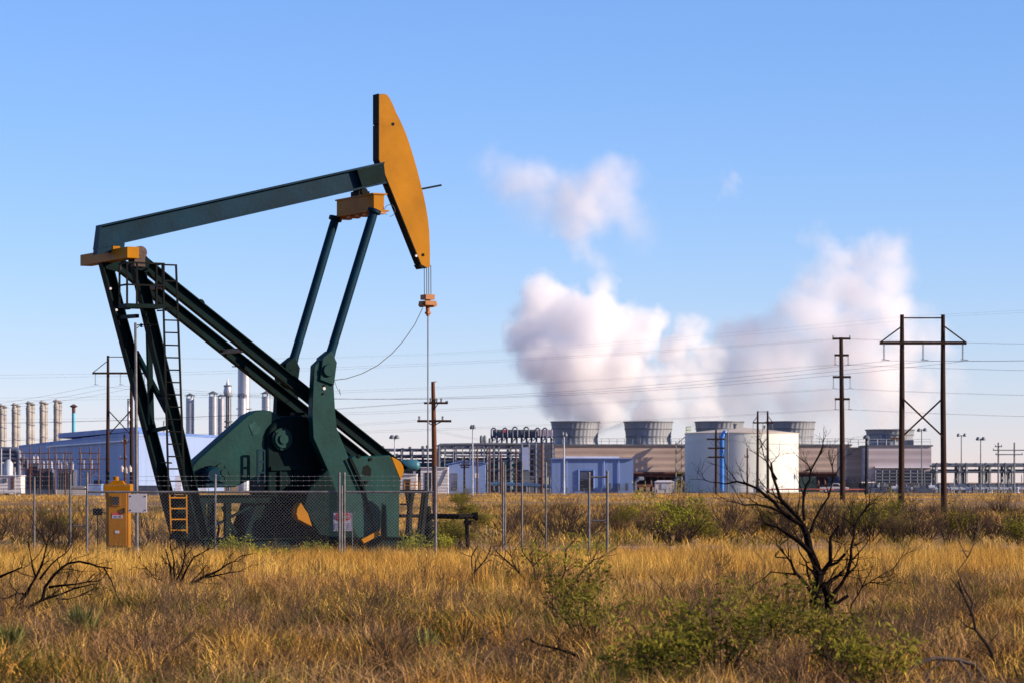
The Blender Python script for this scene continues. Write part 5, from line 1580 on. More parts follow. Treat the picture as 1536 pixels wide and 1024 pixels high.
# ================================================================== STEAM
def steam(name, label, puffs, Ys, dens, col, soft=.55):
    """puffs: (px, py, radius px, strength); a closed hull holds an even-lit vapour whose density falls off round each puff"""
    k_ = 1 / ppm(Ys)
    rg = random.Random(len(puffs))
    S = []
    for px, py, r, st in puffs:
        S.append((W(px, py, Ys) + V((0, rg.uniform(-.5, .5) * r * k_, 0)), r * k_, st))
    m = MB()
    for c, r, st in S: m.sphere(c, r * 1.12 + .8, n=12)
    o = m.build(name, [], None, smooth=True)
    rm = o.modifiers.new('union', 'REMESH'); rm.mode = 'VOXEL'; rm.voxel_size = 1.6; rm.use_smooth_shade = True
    mt, nt, out = new_mat(name)
    g = nt.nodes.new('ShaderNodeNewGeometry')
    n1 = N(nt, 'ShaderNodeTexNoise'); n1.inputs['Scale'].default_value = .105; n1.inputs['Detail'].default_value = 5.0; n1.inputs['Roughness'].default_value = .6
    nt.links.new(g.outputs['Position'], n1.inputs['Vector'])
    sb_ = nt.nodes.new('ShaderNodeVectorMath'); sb_.operation = 'SUBTRACT'; sb_.inputs[1].default_value = (.5, .5, .5); nt.links.new(n1.outputs[1], sb_.inputs[0])
    ma = nt.nodes.new('ShaderNodeVectorMath'); ma.operation = 'MULTIPLY_ADD'; ma.inputs[1].default_value = (15, 15, 15)
    nt.links.new(sb_.outputs[0], ma.inputs[0]); nt.links.new(g.outputs['Position'], ma.inputs[2])
    prev = None
    for c, r, st in S:
        d = nt.nodes.new('ShaderNodeVectorMath'); d.operation = 'DISTANCE'; d.inputs[1].default_value = c; nt.links.new(ma.outputs[0], d.inputs[0])
        f = nt.nodes.new('ShaderNodeMath'); f.operation = 'MULTIPLY_ADD'; f.inputs[1].default_value = -st / r; f.inputs[2].default_value = st
        nt.links.new(d.outputs['Value'], f.inputs[0])
        if prev is None: prev = f.outputs[0]
        else:
            x = nt.nodes.new('ShaderNodeMath'); x.operation = 'MAXIMUM'; nt.links.new(prev, x.inputs[0]); nt.links.new(f.outputs[0], x.inputs[1]); prev = x.outputs[0]
    mr = nt.nodes.new('ShaderNodeMapRange'); mr.interpolation_type = 'SMOOTHSTEP'; mr.inputs['From Min'].default_value = 0.0; mr.inputs['From Max'].default_value = soft; mr.inputs['To Max'].default_value = dens
    nt.links.new(prev, mr.inputs['Value'])
    pv = nt.nodes.new('ShaderNodeVolumePrincipled'); pv.inputs['Color'].default_value = rgba(col); pv.inputs['Anisotropy'].default_value = 0.0
    nt.links.new(mr.outputs[0], pv.inputs['Density']); nt.links.new(pv.outputs[0], out.inputs['Volume'])
    o.data.materials.clear(); o.data.materials.append(mt)
    mt.cycles.volume_step_rate = 0.6
    tag(o, label, 'steam', kind='stuff')
    return o


A_ = [(845, 622, 26, .8), (878, 618, 30, 1), (840, 590, 46, .9), (812, 545, 52, .9), (800, 500, 46, 1), (812, 455, 48, 1), (850, 480, 50, 1), (870, 550, 62, 1.1), (895, 500, 62, 1.1), (925, 560, 60, 1), (900, 610, 42, 1), (948, 505, 52, 1),
      (975, 490, 34, .9), (905, 440, 28, .5), (965, 620, 30, .8), (985, 585, 40, .7), (1008, 580, 30, 1.1), (1015, 538, 28, 1.1), (1035, 510, 40, .6), (1000, 615, 34, .7), (1035, 570, 46, .6), (1050, 610, 40, .55), (1062, 540, 36, .5)]
WI = [(785, 278, 57, 0.46), (820, 265, 46, 0.46), (850, 300, 67, 0.55), (905, 285, 62, 0.53), (930, 262, 41, 0.41), (880, 320, 53, 0.57), (940, 320, 51, 0.37), (860, 352, 39, 0.63), (872, 380, 30, 0.46), (800, 315, 57, 0.32), (900, 400, 34, 0.34), (740, 250, 46, 0.23), (960, 350, 46, 0.23)]
B_ = [(1075, 612, 44, 0.57), (1100, 500, 40, 0.92), (1130, 505, 55, 1.03), (1090, 560, 66, 0.8), (1150, 560, 68, 0.8), (1190, 600, 57, 0.69), (1120, 605, 51, 0.57), (1165, 490, 40, 0.8), (1205, 470, 53, 0.92), (1215, 420, 44, 0.75), (1235, 378, 37, 0.63), (1278, 388, 40, 0.69), (1325, 378, 44, 0.69), (1350, 400, 29, 0.46), (1290, 440, 59, 0.92), (1335, 470, 57, 1.03), (1365, 520, 51, 0.92), (1260, 520, 73, 0.92), (1320, 560, 68, 0.92), (1385, 570, 44, 0.69), (1410, 530, 37, 0.57), (1240, 600, 62, 0.69), (1330, 620, 44, 0.8), (1380, 620, 37, 0.57), (1290, 500, 55, 1.03), (1422, 600, 33, 0.34), (1240, 440, 55, 0.8), (1180, 540, 62, 0.8), (1340, 420, 55, 0.8), (1300, 395, 48, 0.8), (1255, 395, 44, 0.8), (1225, 362, 29, 0.57), (1340, 385, 40, 0.69), (1390, 500, 48, 0.69), (1105, 600, 55, 0.69), (1360, 600, 55, 0.69), (1090, 610, 50, 0.55), (1140, 630, 44, 0.5), (1200, 635, 46, 0.5), (1260, 630, 50, 0.5), (1320, 635, 44, 0.5), (1380, 625, 44, 0.45), (1425, 570, 40, 0.35), (1180, 520, 60, 0.7), (1120, 550, 60, 0.7), (1230, 480, 60, 0.8)]
steam('steam_plume', 'white billowing steam cloud rising over the first two fan stacks', A_, 652, .30, (1.0, .982, .984))
steam('steam_wisp', 'faint pinkish steam wisp drifting high above the white cloud', WI, 652, .25, (1.0, .970, .978), .9)
steam('steam_plume', 'soft paler steam cloud spreading behind the four armed pole', B_, 664, .20, (1.0, .974, .980), .95)
steam('steam_wisp', 'tiny faint wisp of steam alone in the blue sky', [(1100, 275, 24, .3), (1112, 262, 16, .3), (1090, 290, 14, .3)], 652, .22, (1.0, .985, .99))

# ================================================================== VEGETATION
def vnoise(x, y, s, seed=0):
    """smooth value noise, vectorised"""
    x = np.asarray(x) / s + seed * 17.3; y = np.asarray(y) / s + seed * 9.7
    xi = np.floor(x).astype(np.int64); yi = np.floor(y).astype(np.int64); fx = x - xi; fy = y - yi
    h = lambda a, b: ((np.sin(a * 127.1 + b * 311.7 + seed) * 43758.5453) % 1.0)
    fx = fx * fx * (3 - 2 * fx); fy = fy * fy * (3 - 2 * fy)
    return (h(xi, yi) * (1 - fx) + h(xi + 1, yi) * fx) * (1 - fy) + (h(xi, yi + 1) * (1 - fx) + h(xi + 1, yi + 1) * fx) * fy


def tuft(nb, h, hv, w, spread, lean, seed, droop=.3):
    """one tuft of blades as arrays: vertices (n,3), triangles (m,3), tone (n)"""
    r = np.random.default_rng(seed); vs = []; ts = []; tn = []
    for b in range(nb):
        a = r.uniform(0, 2 * np.pi); rad = spread * np.sqrt(r.uniform()); base = np.array([math.cos(a) * rad, math.sin(a) * rad, -.02])
        az = a + r.normal(0, .9); L = h * (1 + r.uniform(-hv, hv)); ln = lean * r.uniform(.2, 1.5)
        d = np.array([math.cos(az), math.sin(az), 0]); sd_ = r.uniform(0, np.pi); side = np.array([math.cos(sd_), math.sin(sd_), 0]) * w * r.uniform(.6, 1.3) / 2
        mid = base + d * ln * .4 * L + np.array([0, 0, L * .55]); tip = base + d * (ln + droop * r.uniform(0, 1) * ln) * L + np.array([0, 0, L * (1 - .25 * ln)])
        n = len(vs); vs += [base - side, base + side, mid - side * .7, mid + side * .7, tip]
        ts += [(n, n + 1, n + 3), (n, n + 3, n + 2), (n + 2, n + 3, n + 4)]
        t = r.uniform(0, 1); tn += [t * .8, t * .8, t, t, min(1, t * 1.1)]
    return np.array(vs), np.array(ts), np.array(tn)


def field(name, mat, batches, label):
    """one object of countless blades: batches = [(variants, x, y, scale_xy, scale_z)]"""
    AV, AT, AN = [], [], []; base = 0
    for variants, x, y, sx, sz in batches:
        pick = RNG.integers(0, len(variants), len(x)); z = gz(x, y); rot = RNG.uniform(0, 2 * np.pi, len(x)); tone = RNG.uniform(-.3, .3, len(x))
        for k, (v, t, tn) in enumerate(variants):
            i = np.nonzero(pick == k)[0]
            if not len(i): continue
            c, s_ = np.cos(rot[i])[:, None], np.sin(rot[i])[:, None]
            X = (v[None, :, 0] * c - v[None, :, 1] * s_) * sx[i][:, None] + x[i][:, None]
            Y = (v[None, :, 0] * s_ + v[None, :, 1] * c) * sx[i][:, None] + y[i][:, None]
            Z = v[None, :, 2] * sz[i][:, None] + z[i][:, None]
            AV.append(np.stack([X, Y, Z], -1).reshape(-1, 3).astype(np.float32))
            AT.append((t[None] + (np.arange(len(i)) * len(v))[:, None, None] + base).reshape(-1, 3).astype(np.int32))
            AN.append(np.clip(tn[None] + tone[i][:, None], 0, 1).reshape(-1).astype(np.float32)); base += len(i) * len(v)
    Vt = np.concatenate(AV); T = np.concatenate(AT); Tn = np.concatenate(AN)
    me = bpy.data.meshes.new(name); me.vertices.add(len(Vt)); me.vertices.foreach_set('co', Vt.ravel())
    me.loops.add(T.size); me.loops.foreach_set('vertex_index', T.ravel())
    me.polygons.add(len(T)); me.polygons.foreach_set('loop_start', np.arange(0, T.size, 3, dtype=np.int32))
    at = me.attributes.new('tone', 'FLOAT', 'POINT'); at.data.foreach_set('value', Tn)
    me.materials.append(mat); me.update(calc_edges=True)
    o = bpy.data.objects.new(name, me); COL.objects.link(o)
    return tag(o, label, 'grass' if 'grass' in name else 'undergrowth', kind='stuff')


def scatter(n, y0, y1, keep=None, margin=1.10):
    """points spread evenly over the seen ground between two distances"""
    y = np.sqrt(RNG.uniform(y0 ** 2, y1 ** 2, n)); x = RNG.uniform(-1, 1, n) * (y * CX / F * margin + 4.5)
    if keep is not None:
        k = RNG.uniform(0, 1, n) < keep(x, y); x, y = x[k], y[k]
    return x, y


def off_track(x, y):
    c, h = track(x); t = (np.abs(y - c) > h * 1.0) | (x < -3.5)
    well_pad = (np.abs(x + 2.0) < 4.8) & (np.abs(y - 83.6) < 2.6)
    return np.where(t, 1.0, .06) * np.where(well_pad, .25, 1.0)


def gold(x, y):        # where tall golden grass stands thick: a broad belt short of the fence, patches elsewhere
    belt = np.exp(-((y - 70) / 8.0) ** 2)
    pat = vnoise(x, y, 2.6, 3) * .6 + vnoise(x, y, .9, 5) * .4
    return np.clip(.07 + .9 * belt + .8 * np.clip(pat - .54, 0, 1) * 2 * np.clip((y - 18) / 45, 0, 1), 0, 1) * off_track(x, y)


t_tall = [tuft(22, .50, .35, .0075, .16, .38, k) for k in range(6)]
t_low = [tuft(20, .26, .5, .010, .17, .8, 40 + k) for k in range(6)]
t_wide = [tuft(18, .42, .4, .014, .34, .5, 60 + k) for k in range(5)]
t_far = [tuft(20, .36, .4, .026, .9, .6, 80 + k) for k in range(4)]
B = []
x, y = scatter(22000, 25, 92, gold); B.append((t_tall, x, y, RNG.uniform(.8, 1.4, len(x)), RNG.uniform(.5, 1.05, len(x)) * np.where(y > 74, .8, 1) * np.clip((y - 30) / 34, .5, 1)))
x, y = scatter(6800, 25, 60, lambda x, y: .75 * off_track(x, y) * np.clip(vnoise(x, y, 1.3, 41) * 2 - .5, .05, 1)); B.append((t_low, x, y, RNG.uniform(.8, 1.5, len(x)), RNG.uniform(.6, 1.3, len(x))))
x, y = scatter(5200, 92, 210, lambda x, y: off_track(x, y) * np.clip(vnoise(x, y, 6, 2) * 1.6 - .25, .1, 1)); B.append((t_wide, x, y, RNG.uniform(.8, 1.6, len(x)), RNG.uniform(.5, 1.0, len(x))))
x, y = scatter(9000, 210, 520, lambda x, y: np.clip(vnoise(x, y * .4, 9, 4) * 1.8 - .4, .05, 1) * (np.abs(y - 350) > 6)); B.append((t_far, x, y, RNG.uniform(.8, 1.8, len(x)), RNG.uniform(.45, .95, len(x))))
x, y = scatter(2200, 35, 66, lambda x, y: np.clip(vnoise(x, y, 1.5, 51) * 2.4 - 1.2, .04, 1)); B.append((t_tall, x, y, RNG.uniform(.7, 1.1, len(x)), RNG.uniform(.9, 1.5, len(x)) * np.clip((y - 18) / 40, .55, 1)))
field('dry_grass', GRASS, B, 'golden dry grass covering the field in front of and around the pump jack')

t_br = [tuft(26, .30, .55, .009, .26, 1.0, 100 + k, .1) for k in range(6)]
t_br2 = [tuft(16, .40, .5, .03, .5, .9, 120 + k, .1) for k in range(4)]
B = []
nearbrown = lambda x, y: np.clip((vnoise(x, y, 1.7, 8) * .6 + vnoise(x, y, .6, 9) * .4) * 2.2 - .55, 0.10, 1) * np.clip((66 - y) / 14, .10, 1) * off_track(x, y)
x, y = scatter(30000, 25, 92, nearbrown); B.append((t_br, x, y, RNG.uniform(.7, 1.5, len(x)), RNG.uniform(.5, 1.35, len(x))))
x, y = scatter(2600, 92, 260, lambda x, y: np.clip(vnoise(x, y, 8, 12) * 2.2 - .7, 0.05, 1) * off_track(x, y)); B.append((t_br2, x, y, RNG.uniform(.8, 1.8, len(x)), RNG.uniform(.5, 1.2, len(x))))
field('brush', BRUSH, B, 'low brown dead brush tangled among the dry grass')

t_wd = [tuft(22, .24, .5, .016, .15, .9, 140 + k, .2) for k in range(5)]
t_wd2 = [tuft(14, .36, .5, .04, .35, .8, 160 + k, .2) for k in range(4)]
B = []
greens = lambda x, y: np.clip((vnoise(x, y, 1.9, 21) * .55 + vnoise(x, y, .7, 22) * .45) * 2.6 - 1.1, 0.0, 1) * np.clip((60 - y) / 14, .12, 1)
x, y = scatter(22000, 25, 92, greens); B.append((t_wd, x, y, RNG.uniform(.7, 1.6, len(x)), RNG.uniform(.5, 1.4, len(x))))
x, y = scatter(4200, 92, 260, lambda x, y: np.clip(vnoise(x, y, 7, 31) * 2.4 - 1.0, 0, 1) * off_track(x, y)); B.append((t_wd2, x, y, RNG.uniform(.8, 1.8, len(x)), RNG.uniform(.5, 1.2, len(x))))
field('low_weeds', WEED, B, 'patches of olive green weeds among the dry grass')


# ------------------------------------------------------------------ shrubs and trees
def grow(m, tips, p, d, L, r, lvl, rg, wob=.25, up=.15, kids=(2, 4), n=6, seg=5):
    pts = [p]; rs = [r]
    for i in range(seg):
        d = (d + V((rg.gauss(0, wob), rg.gauss(0, wob), rg.gauss(0, wob) * .7 + up * .3))).normalized()
        p = p + d * (L / seg); pts.append(p); rs.append(max(.0022, r * (1 - .75 * (i + 1) / seg)))
    m.tube(pts, rs, n=max(3, n), cap=False)
    tips.append((pts[-1], pts[-2], lvl))
    if lvl <= 0: return
    for k in range(rg.randint(*kids)):
        i = rg.randint(1, seg - 1); q = pts[i]; base_d = (pts[i + 1] - pts[i]).normalized()
        ax = V((rg.gauss(0, 1), rg.gauss(0, 1), rg.gauss(0, .6)))
        nd = (base_d + ax.normalized() * rg.uniform(.5, 1.0) + V((0, 0, up))).normalized()
        grow(m, tips, q, nd, L * rg.uniform(.45, .75), max(.0025, rs[i] * .65), lvl - 1, rg, wob, up, kids, max(3, n - 1), max(3, seg - 1))


def leaf_mesh(points, rg, per, size, rad, mat, parent, name='foliage'):
    m = MB(); tone = []
    for p in points:
        t0 = rg.uniform(0, 1)
        for k in range(per):
            c = p + V((rg.gauss(0, rad), rg.gauss(0, rad), rg.gauss(0, rad * .8)))
            a = V((rg.gauss(0, 1), rg.gauss(0, 1), rg.gauss(0, .7))).normalized(); b = a.orthogonal().normalized(); s_ = size * rg.uniform(.6, 1.3)
            q = a.cross(b)
            m.add([c - a * s_, c + b * s_ * .38, c + a * s_, c - b * s_ * .38], [(0, 1, 2, 3)])
            tone += [min(1, max(0, t0 * .6 + rg.uniform(0, .4)))] * 4
    o = m.build(name, mat, parent, recalc=False, smooth=False)
    at = o.data.attributes.new('tone', 'FLOAT', 'POINT'); at.data.foreach_set('value', tone)
    return o


def shrub(name, label, cat, px, pybase, Y, h, stems, spread, seed, bark=BARKG, lvl=2, leaves=0, leafsize=.03, leafmat=LEAFG, group=None, r=.018, kids=(2, 4), leafrad=.08, leaffrac=1.0, x=None):
    rg = random.Random(seed); xx = W(px, 0, Y).x if x is None else x
    loc = V((xx, Y, G0(xx, Y) - .03)); root = thing(name, label, cat, loc, group); m = MB(); tips = []
    for k in range(stems):
        a = k * math.tau / stems + rg.uniform(-.5, .5); tilt = rg.uniform(.25, 1.0) * spread
        d = V((math.cos(a) * tilt, math.sin(a) * tilt, 1)).normalized()
        grow(m, tips, loc + V((math.cos(a), math.sin(a), 0)) * .05, d, h * rg.uniform(.7, 1.05) / max(.5, d.z), r * rg.uniform(.7, 1.2), lvl, rg, .16, .25, kids)
    m.build('branches', bark, root, recalc=False)
    if leaves:
        pts = [t[0] for t in tips if rg.random() < leaffrac]
        leaf_mesh(pts, rg, leaves, leafsize, leafrad, leafmat, root)
    return root


def traced_tree(name, label, Y, limbs, seed, bark, pybase, twigs=2, twl=.35, depth=.25, thick=.75):
    """limbs: list of (pixel polyline, radius start px, radius end px); depth drifts smoothly so the crown is round"""
    rg = random.Random(seed); x0 = W(limbs[0][0][0][0], 0, Y).x; loc = V((x0, Y, G0(x0, Y) - .05)); root = thing(name, label, 'tree', loc)
    k_ = 1 / ppm(Y); m = MB(); m2 = MB(); tips = []
    nodes = {}
    for pts, r0, r1 in limbs:
        P = []; dy = nodes.get(pts[0], 0.0); drift = rg.uniform(-1, 1) * depth
        for i, (a, b) in enumerate(pts):
            if i: dy += drift * (math.hypot(a - pts[i - 1][0], b - pts[i - 1][1]) * k_)
            nodes.setdefault((a, b), dy)
            P.append(W(a, b, Y) + V((0, nodes[(a, b)], 0)))
        # subdivide with a little wobble
        Q = [P[0]]
        for u, v in zip(P, P[1:]):
            L = (v - u).length; n_ = max(1, int(L / .12))
            for j in range(1, n_ + 1):
                w_ = 0 if j == n_ else .012
                Q.append(u.lerp(v, j / n_) + V((rg.gauss(0, w_), rg.gauss(0, w_), rg.gauss(0, w_))))
        rs = [(r0 + (r1 - r0) * i / (len(Q) - 1)) * k_ * thick * rg.uniform(.85, 1.18) for i in range(len(Q))]
        m.tube(Q, rs, n=8)
        for i in range(2, len(Q)):
            for _ in range(rg.randint(1, 2) if rg.random() < twigs * .30 else 0):
                d = (Q[i] - Q[i - 1]).normalized(); nd = (d + V((rg.gauss(0, .7), rg.gauss(0, .7), rg.gauss(.1, .6)))).normalized()
                grow(m2, tips, Q[i], nd, twl * rg.uniform(.8, 2.4), max(.0085, rs[i] * .36), 2, rg, .24, .10, (2, 3), 4, 5)
    m.build('trunk', bark, root, recalc=False)
    if m2.v: m2.build('twig_sprays', TWIG if bark is BARKG else BARK, root, recalc=False)
    return root


# the black dead mesquite
def Zt(a, b): return (1100 + a * 240 / 819, 660 + b * 300 / 1024)


hub = Zt(440, 690)
limbs = [
    ([(1226, 972), Zt(415, 960), Zt(425, 880), Zt(432, 780), hub], 12, 9.5),
    ([hub, Zt(425, 630), Zt(395, 560), Zt(385, 490), Zt(365, 440), Zt(340, 395), Zt(285, 335), Zt(240, 255), Zt(215, 180), Zt(208, 115)], 8, 2.2),
    ([Zt(222, 200), Zt(190, 145), Zt(168, 105)], 2.5, 1.2),
    ([Zt(365, 440), Zt(320, 410), Zt(260, 370), Zt(215, 315), Zt(150, 265), Zt(70, 222), Zt(20, 210), Zt(-40, 222)], 5, 1.4),
    ([Zt(260, 370), Zt(200, 345), Zt(130, 328), Zt(52, 330)], 3.2, 1.6),
    ([Zt(395, 575), Zt(340, 520), Zt(280, 480), Zt(220, 440), Zt(160, 426)], 5, 2.4),
    ([Zt(362, 410), Zt(358, 340), Zt(372, 235), Zt(400, 150), Zt(440, 80), Zt(462, 30)], 3, 1.5),
    ([Zt(395, 470), Zt(420, 400), Zt(455, 340), Zt(490, 290), Zt(510, 220), Zt(516, 160)], 3, 1.0),
    ([hub, Zt(470, 660), Zt(500, 620), Zt(500, 560), Zt(500, 500), Zt(545, 435)], 5, 2.2),
    ([Zt(490, 640), Zt(530, 625), Zt(572, 580)], 3.5, 2.2),
    ([Zt(455, 745), Zt(500, 715), Zt(572, 660)], 4, 2.2),
    ([(1240, 962), Zt(490, 890), Zt(490, 800), Zt(465, 730)], 9, 7),
    ([Zt(500, 800), Zt(550, 740), Zt(585, 680), Zt(605, 600), Zt(620, 490), Zt(640, 400), Zt(700, 330)], 4.5, .9),
    ([Zt(575, 700), Zt(600, 670), Zt(628, 645)], 2.5, 1.6),
    ([Zt(610, 610), Zt(640, 575), Zt(678, 530)], 2, .8),
    ([Zt(520, 840), Zt(555, 815), Zt(588, 795)], 4.5, 3.2),
    ([Zt(418, 800), Zt(385, 755), Zt(350, 710), Zt(310, 670), Zt(290, 620), Zt(275, 600), Zt(210, 595)], 4.5, 1.2),
    ([Zt(320, 685), Zt(270, 680), Zt(190, 672)], 2.2, 1),
    ([Zt(400, 740), Zt(380, 680), Zt(370, 620), Zt(335, 570)], 3, 1.2),
    ([Zt(425, 700), Zt(400, 665), Zt(375, 640)], 3, 1.4),
    ([Zt(350, 1000), Zt(345, 960), Zt(385, 900)], 3.5, 2.2), ([Zt(345, 960), Zt(360, 860), Zt(375, 790)], 2.4, 1),
    ([Zt(560, 960), Zt(590, 920), Zt(605, 840), Zt(660, 750), Zt(740, 700), Zt(815, 660)], 2, .7),
]
traced_tree('dead_tree', 'black leafless dead mesquite tree with crooked forked limbs in the dry grass', 42, limbs, 5, BARK, 960, 2.6, .24)

# dead shrub at the left edge
S4 = 520 / 1536


def Z4(a, b): return (a * S4, 760 + b * S4)


limbs = [
    ([Z4(-20, 530), Z4(10, 490), Z4(70, 445), Z4(120, 385), Z4(165, 310), Z4(200, 230), Z4(215, 170)], 5.5, 1.5),
    ([Z4(70, 445), Z4(130, 440), Z4(190, 410), Z4(270, 385), Z4(330, 360), Z4(390, 345)], 4, 1.1),
    ([Z4(190, 410), Z4(200, 355), Z4(240, 300), Z4(300, 250), Z4(350, 240), Z4(430, 262), Z4(495, 272)], 3.4, 1.2),
    ([Z4(460, 268), Z4(490, 320), Z4(515, 390), Z4(545, 440)], 1.6, .7),
    ([Z4(215, 355), Z4(290, 345), Z4(380, 332), Z4(445, 325)], 2.4, 1.0),
    ([Z4(385, 332), Z4(405, 305), Z4(420, 292)], 1.5, .8),
    ([Z4(120, 385), Z4(80, 380), Z4(40, 400), Z4(0, 404), Z4(-40, 395)], 2.4, 1.2),
    ([Z4(85, 385), Z4(50, 350), Z4(40, 325)], 1.6, .8),
    ([Z4(165, 310), Z4(145, 240), Z4(135, 190)], 2.2, .8),
    ([Z4(175, 320), Z4(230, 250), Z4(290, 205), Z4(310, 180)], 2.4, .8),
    ([Z4(-30, 320), Z4(30, 295), Z4(95, 268)], 3, 1.6),
    ([Z4(250, 400), Z4(275, 440), Z4(325, 458)], 1.6, .7), ([Z4(250, 405), Z4(300, 408), Z4(345, 395)], 1.8, .8),
]
traced_tree('dead_shrub', 'dark bare sprawling shrub with arched branches at the edge of the view', 45, limbs, 8, BARK, 925, 2.0, .22)
# small dark shrub below the ladder
limbs = [
    ([Z4(765, 400), Z4(762, 340), Z4(755, 260), Z4(735, 185)], 3.2, .9), ([Z4(785, 400), Z4(775, 310), Z4(775, 230), Z4(760, 150)], 3, .8), ([Z4(795, 400), Z4(800, 330), Z4(830, 270), Z4(860, 220), Z4(950, 178)], 3, .7),
    ([Z4(800, 390), Z4(840, 345), Z4(900, 310), Z4(980, 275), Z4(1040, 240)], 4, 1.0), ([Z4(900, 312), Z4(970, 300), Z4(1055, 285)], 2, .7), ([Z4(778, 350), Z4(800, 290), Z4(820, 220), Z4(825, 150)], 2.2, .7),
    ([Z4(760, 390), Z4(700, 330), Z4(655, 270), Z4(625, 245)], 1.6, .6), ([Z4(775, 395), Z4(740, 350), Z4(690, 300)], 1.4, .6), ([Z4(840, 345), Z4(880, 300), Z4(920, 255)], 1.8, .7)]
traced_tree('dead_shrub', 'small dark bare shrub with a fan of stems below the yellow ladder guard', 53, limbs, 12, BARK, 895, 2.4, .2)
S5 = 520 / 1536


def Z5(a, b): return (500 + a * S5, 760 + b * S5)


limbs = [
    ([Z5(618, 415), Z5(622, 350), Z5(615, 280), Z5(612, 220), Z5(640, 170)], 2.6, .8), ([Z5(620, 320), Z5(650, 260), Z5(690, 200), Z5(700, 175)], 2, .7), ([Z5(622, 300), Z5(632, 240), Z5(650, 200)], 1.6, .6)]
traced_tree('dead_shrub', 'thin upright bare shrub with few stems in the golden grass below the flow line', 55, limbs, 15, BARKG, 900, 2.0, .2)
limbs = [
    ([Z5(890, 365), Z5(850, 320), Z5(810, 275), Z5(770, 240), Z5(720, 195)], 3.2, 1.0), ([Z5(810, 275), Z5(790, 220), Z5(765, 190)], 1.7, .7), ([Z5(900, 360), Z5(895, 310), Z5(880, 250), Z5(850, 215), Z5(835, 190)], 2.6, .8), ([Z5(885, 260), Z5(920, 230), Z5(950, 205)], 1.6, .7),
    ([Z5(1000, 370), Z5(1015, 320), Z5(1025, 250), Z5(1030, 190), Z5(1075, 140)], 3, .8), ([Z5(1062, 360), Z5(1085, 310), Z5(1120, 265), Z5(1165, 205)], 2.6, .8), ([Z5(1120, 265), Z5(1150, 235), Z5(1200, 215)], 1.4, .6), ([Z5(905, 350), Z5(910, 270), Z5(905, 240)], 1.6, .6)]
tm = traced_tree('mesquite_shrub', 'open branched mesquite shrub with sparse yellow green leaves in the golden grass', 56, limbs, 19, BARKG, 885, 3.4, .3)
rg = random.Random(4)
pts = [W(*Z5(a, b), 56) + V((0, rg.uniform(-.4, .4), 0)) for a, b in ((880, 190), (900, 180), (870, 215), (1000, 215), (1010, 190), (990, 240), (1095, 135), (1040, 170), (760, 290), (780, 330), (740, 300), (920, 205), (1085, 150), (1010, 230), (860, 180), (795, 350))]
leaf_mesh(pts, rg, 26, .035, .12, LEAFG, tm)

# arched dead limb and forked branch near the bottom edge
limbs = [([Z5(1240, 790), Z5(1150, 720), Z5(1080, 660), Z5(1000, 632), Z5(910, 612), Z5(860, 585), Z5(815, 612)], 3.6, 1.8), ([Z5(1140, 710), Z5(1190, 760), Z5(1230, 800)], 2.6, 2)]
traced_tree('fallen_limb', 'dark arched fallen limb lying over the weeds below the open mesquite shrub', 33, limbs, 23, BARK, 1020, .6, .2)
S6 = 520 / 1536


def Z6(a, b): return (1016 + a * S6, 680 + b * S6)


limbs = [([Z6(990, 1040), Z6(1020, 970), Z6(1080, 920), Z6(1160, 905), Z6(1250, 915), Z6(1320, 935), Z6(1370, 1000), Z6(1385, 1040)], 5.5, 3.0), ([Z6(1170, 915), Z6(1120, 960), Z6(1090, 1010), Z6(1085, 1040)], 3, 2.2), ([Z6(1250, 920), Z6(1290, 970), Z6(1310, 1040)], 3, 2)]
traced_tree('fallen_limb', 'grey brown dead limb bent in a low arch at the bottom edge of the view', 29.5, limbs, 27, surf('grey dead bark', (.07, .045, .035), .9, var=.4, scale=6, bump=.5, bscale=30), 1030, .5, .2)
limbs = [([Z6(1480, 1040), Z6(1420, 950), Z6(1370, 850), Z6(1310, 775), Z6(1295, 710), Z6(1250, 620), Z6(1225, 560)], 5, 2.2), ([Z6(1300, 720), Z6(1310, 660), Z6(1270, 590), Z6(1245, 520), Z6(1290, 460)], 2.6, .8), ([Z6(1250, 620), Z6(1210, 570), Z6(1190, 545)], 2, .9), ([Z6(1310, 775), Z6(1270, 760), Z6(1220, 715)], 1.8, .8)]
traced_tree('dead_branch', 'tall crooked dead branch leaning up near the corner of the view', 31, limbs, 31, BARKG, 1030, 1.4, .25)

# yuccas
def yucca(px, Y, label, n, L, seed):
    rg = random.Random(seed); xx = W(px, 0, Y).x; loc = V((xx, Y, G0(xx, Y))); root = thing('yucca', label, 'yucca', loc, 'yuccas in the dry grass'); m = MB(); tone = []
    for k in range(n):
        a = rg.uniform(0, math.tau); el = rg.uniform(.15, 1.45); d = V((math.cos(a) * math.cos(el), math.sin(a) * math.cos(el), math.sin(el))); l_ = L * rg.uniform(.7, 1.1); sd_ = d.cross(ZH).normalized() if abs(d.z) < .98 else V((1, 0, 0)); w_ = .016
        b = loc + V((rg.gauss(0, .04), rg.gauss(0, .04), .05)); mid = b + d * l_ * .5; tip = b + d * l_ - V((0, 0, .1 * l_ * (1 - math.sin(el))))
        m.add([b - sd_ * w_ * .6, b + sd_ * w_ * .6, mid + sd_ * w_, tip, mid - sd_ * w_], [(0, 1, 2, 4), (4, 2, 3)]); tone += [rg.uniform(0, 1)] * 5
    o = m.build('leaf_blades', YUCCA, root, recalc=False, smooth=False); o.data.attributes.new('tone', 'FLOAT', 'POINT').data.foreach_set('value', tone)
    m = MB(); m.lathe(loc, [(.10, -.05), (.12, .05), (.06, .16)], n=10); m.build('stem', BARKG, root)


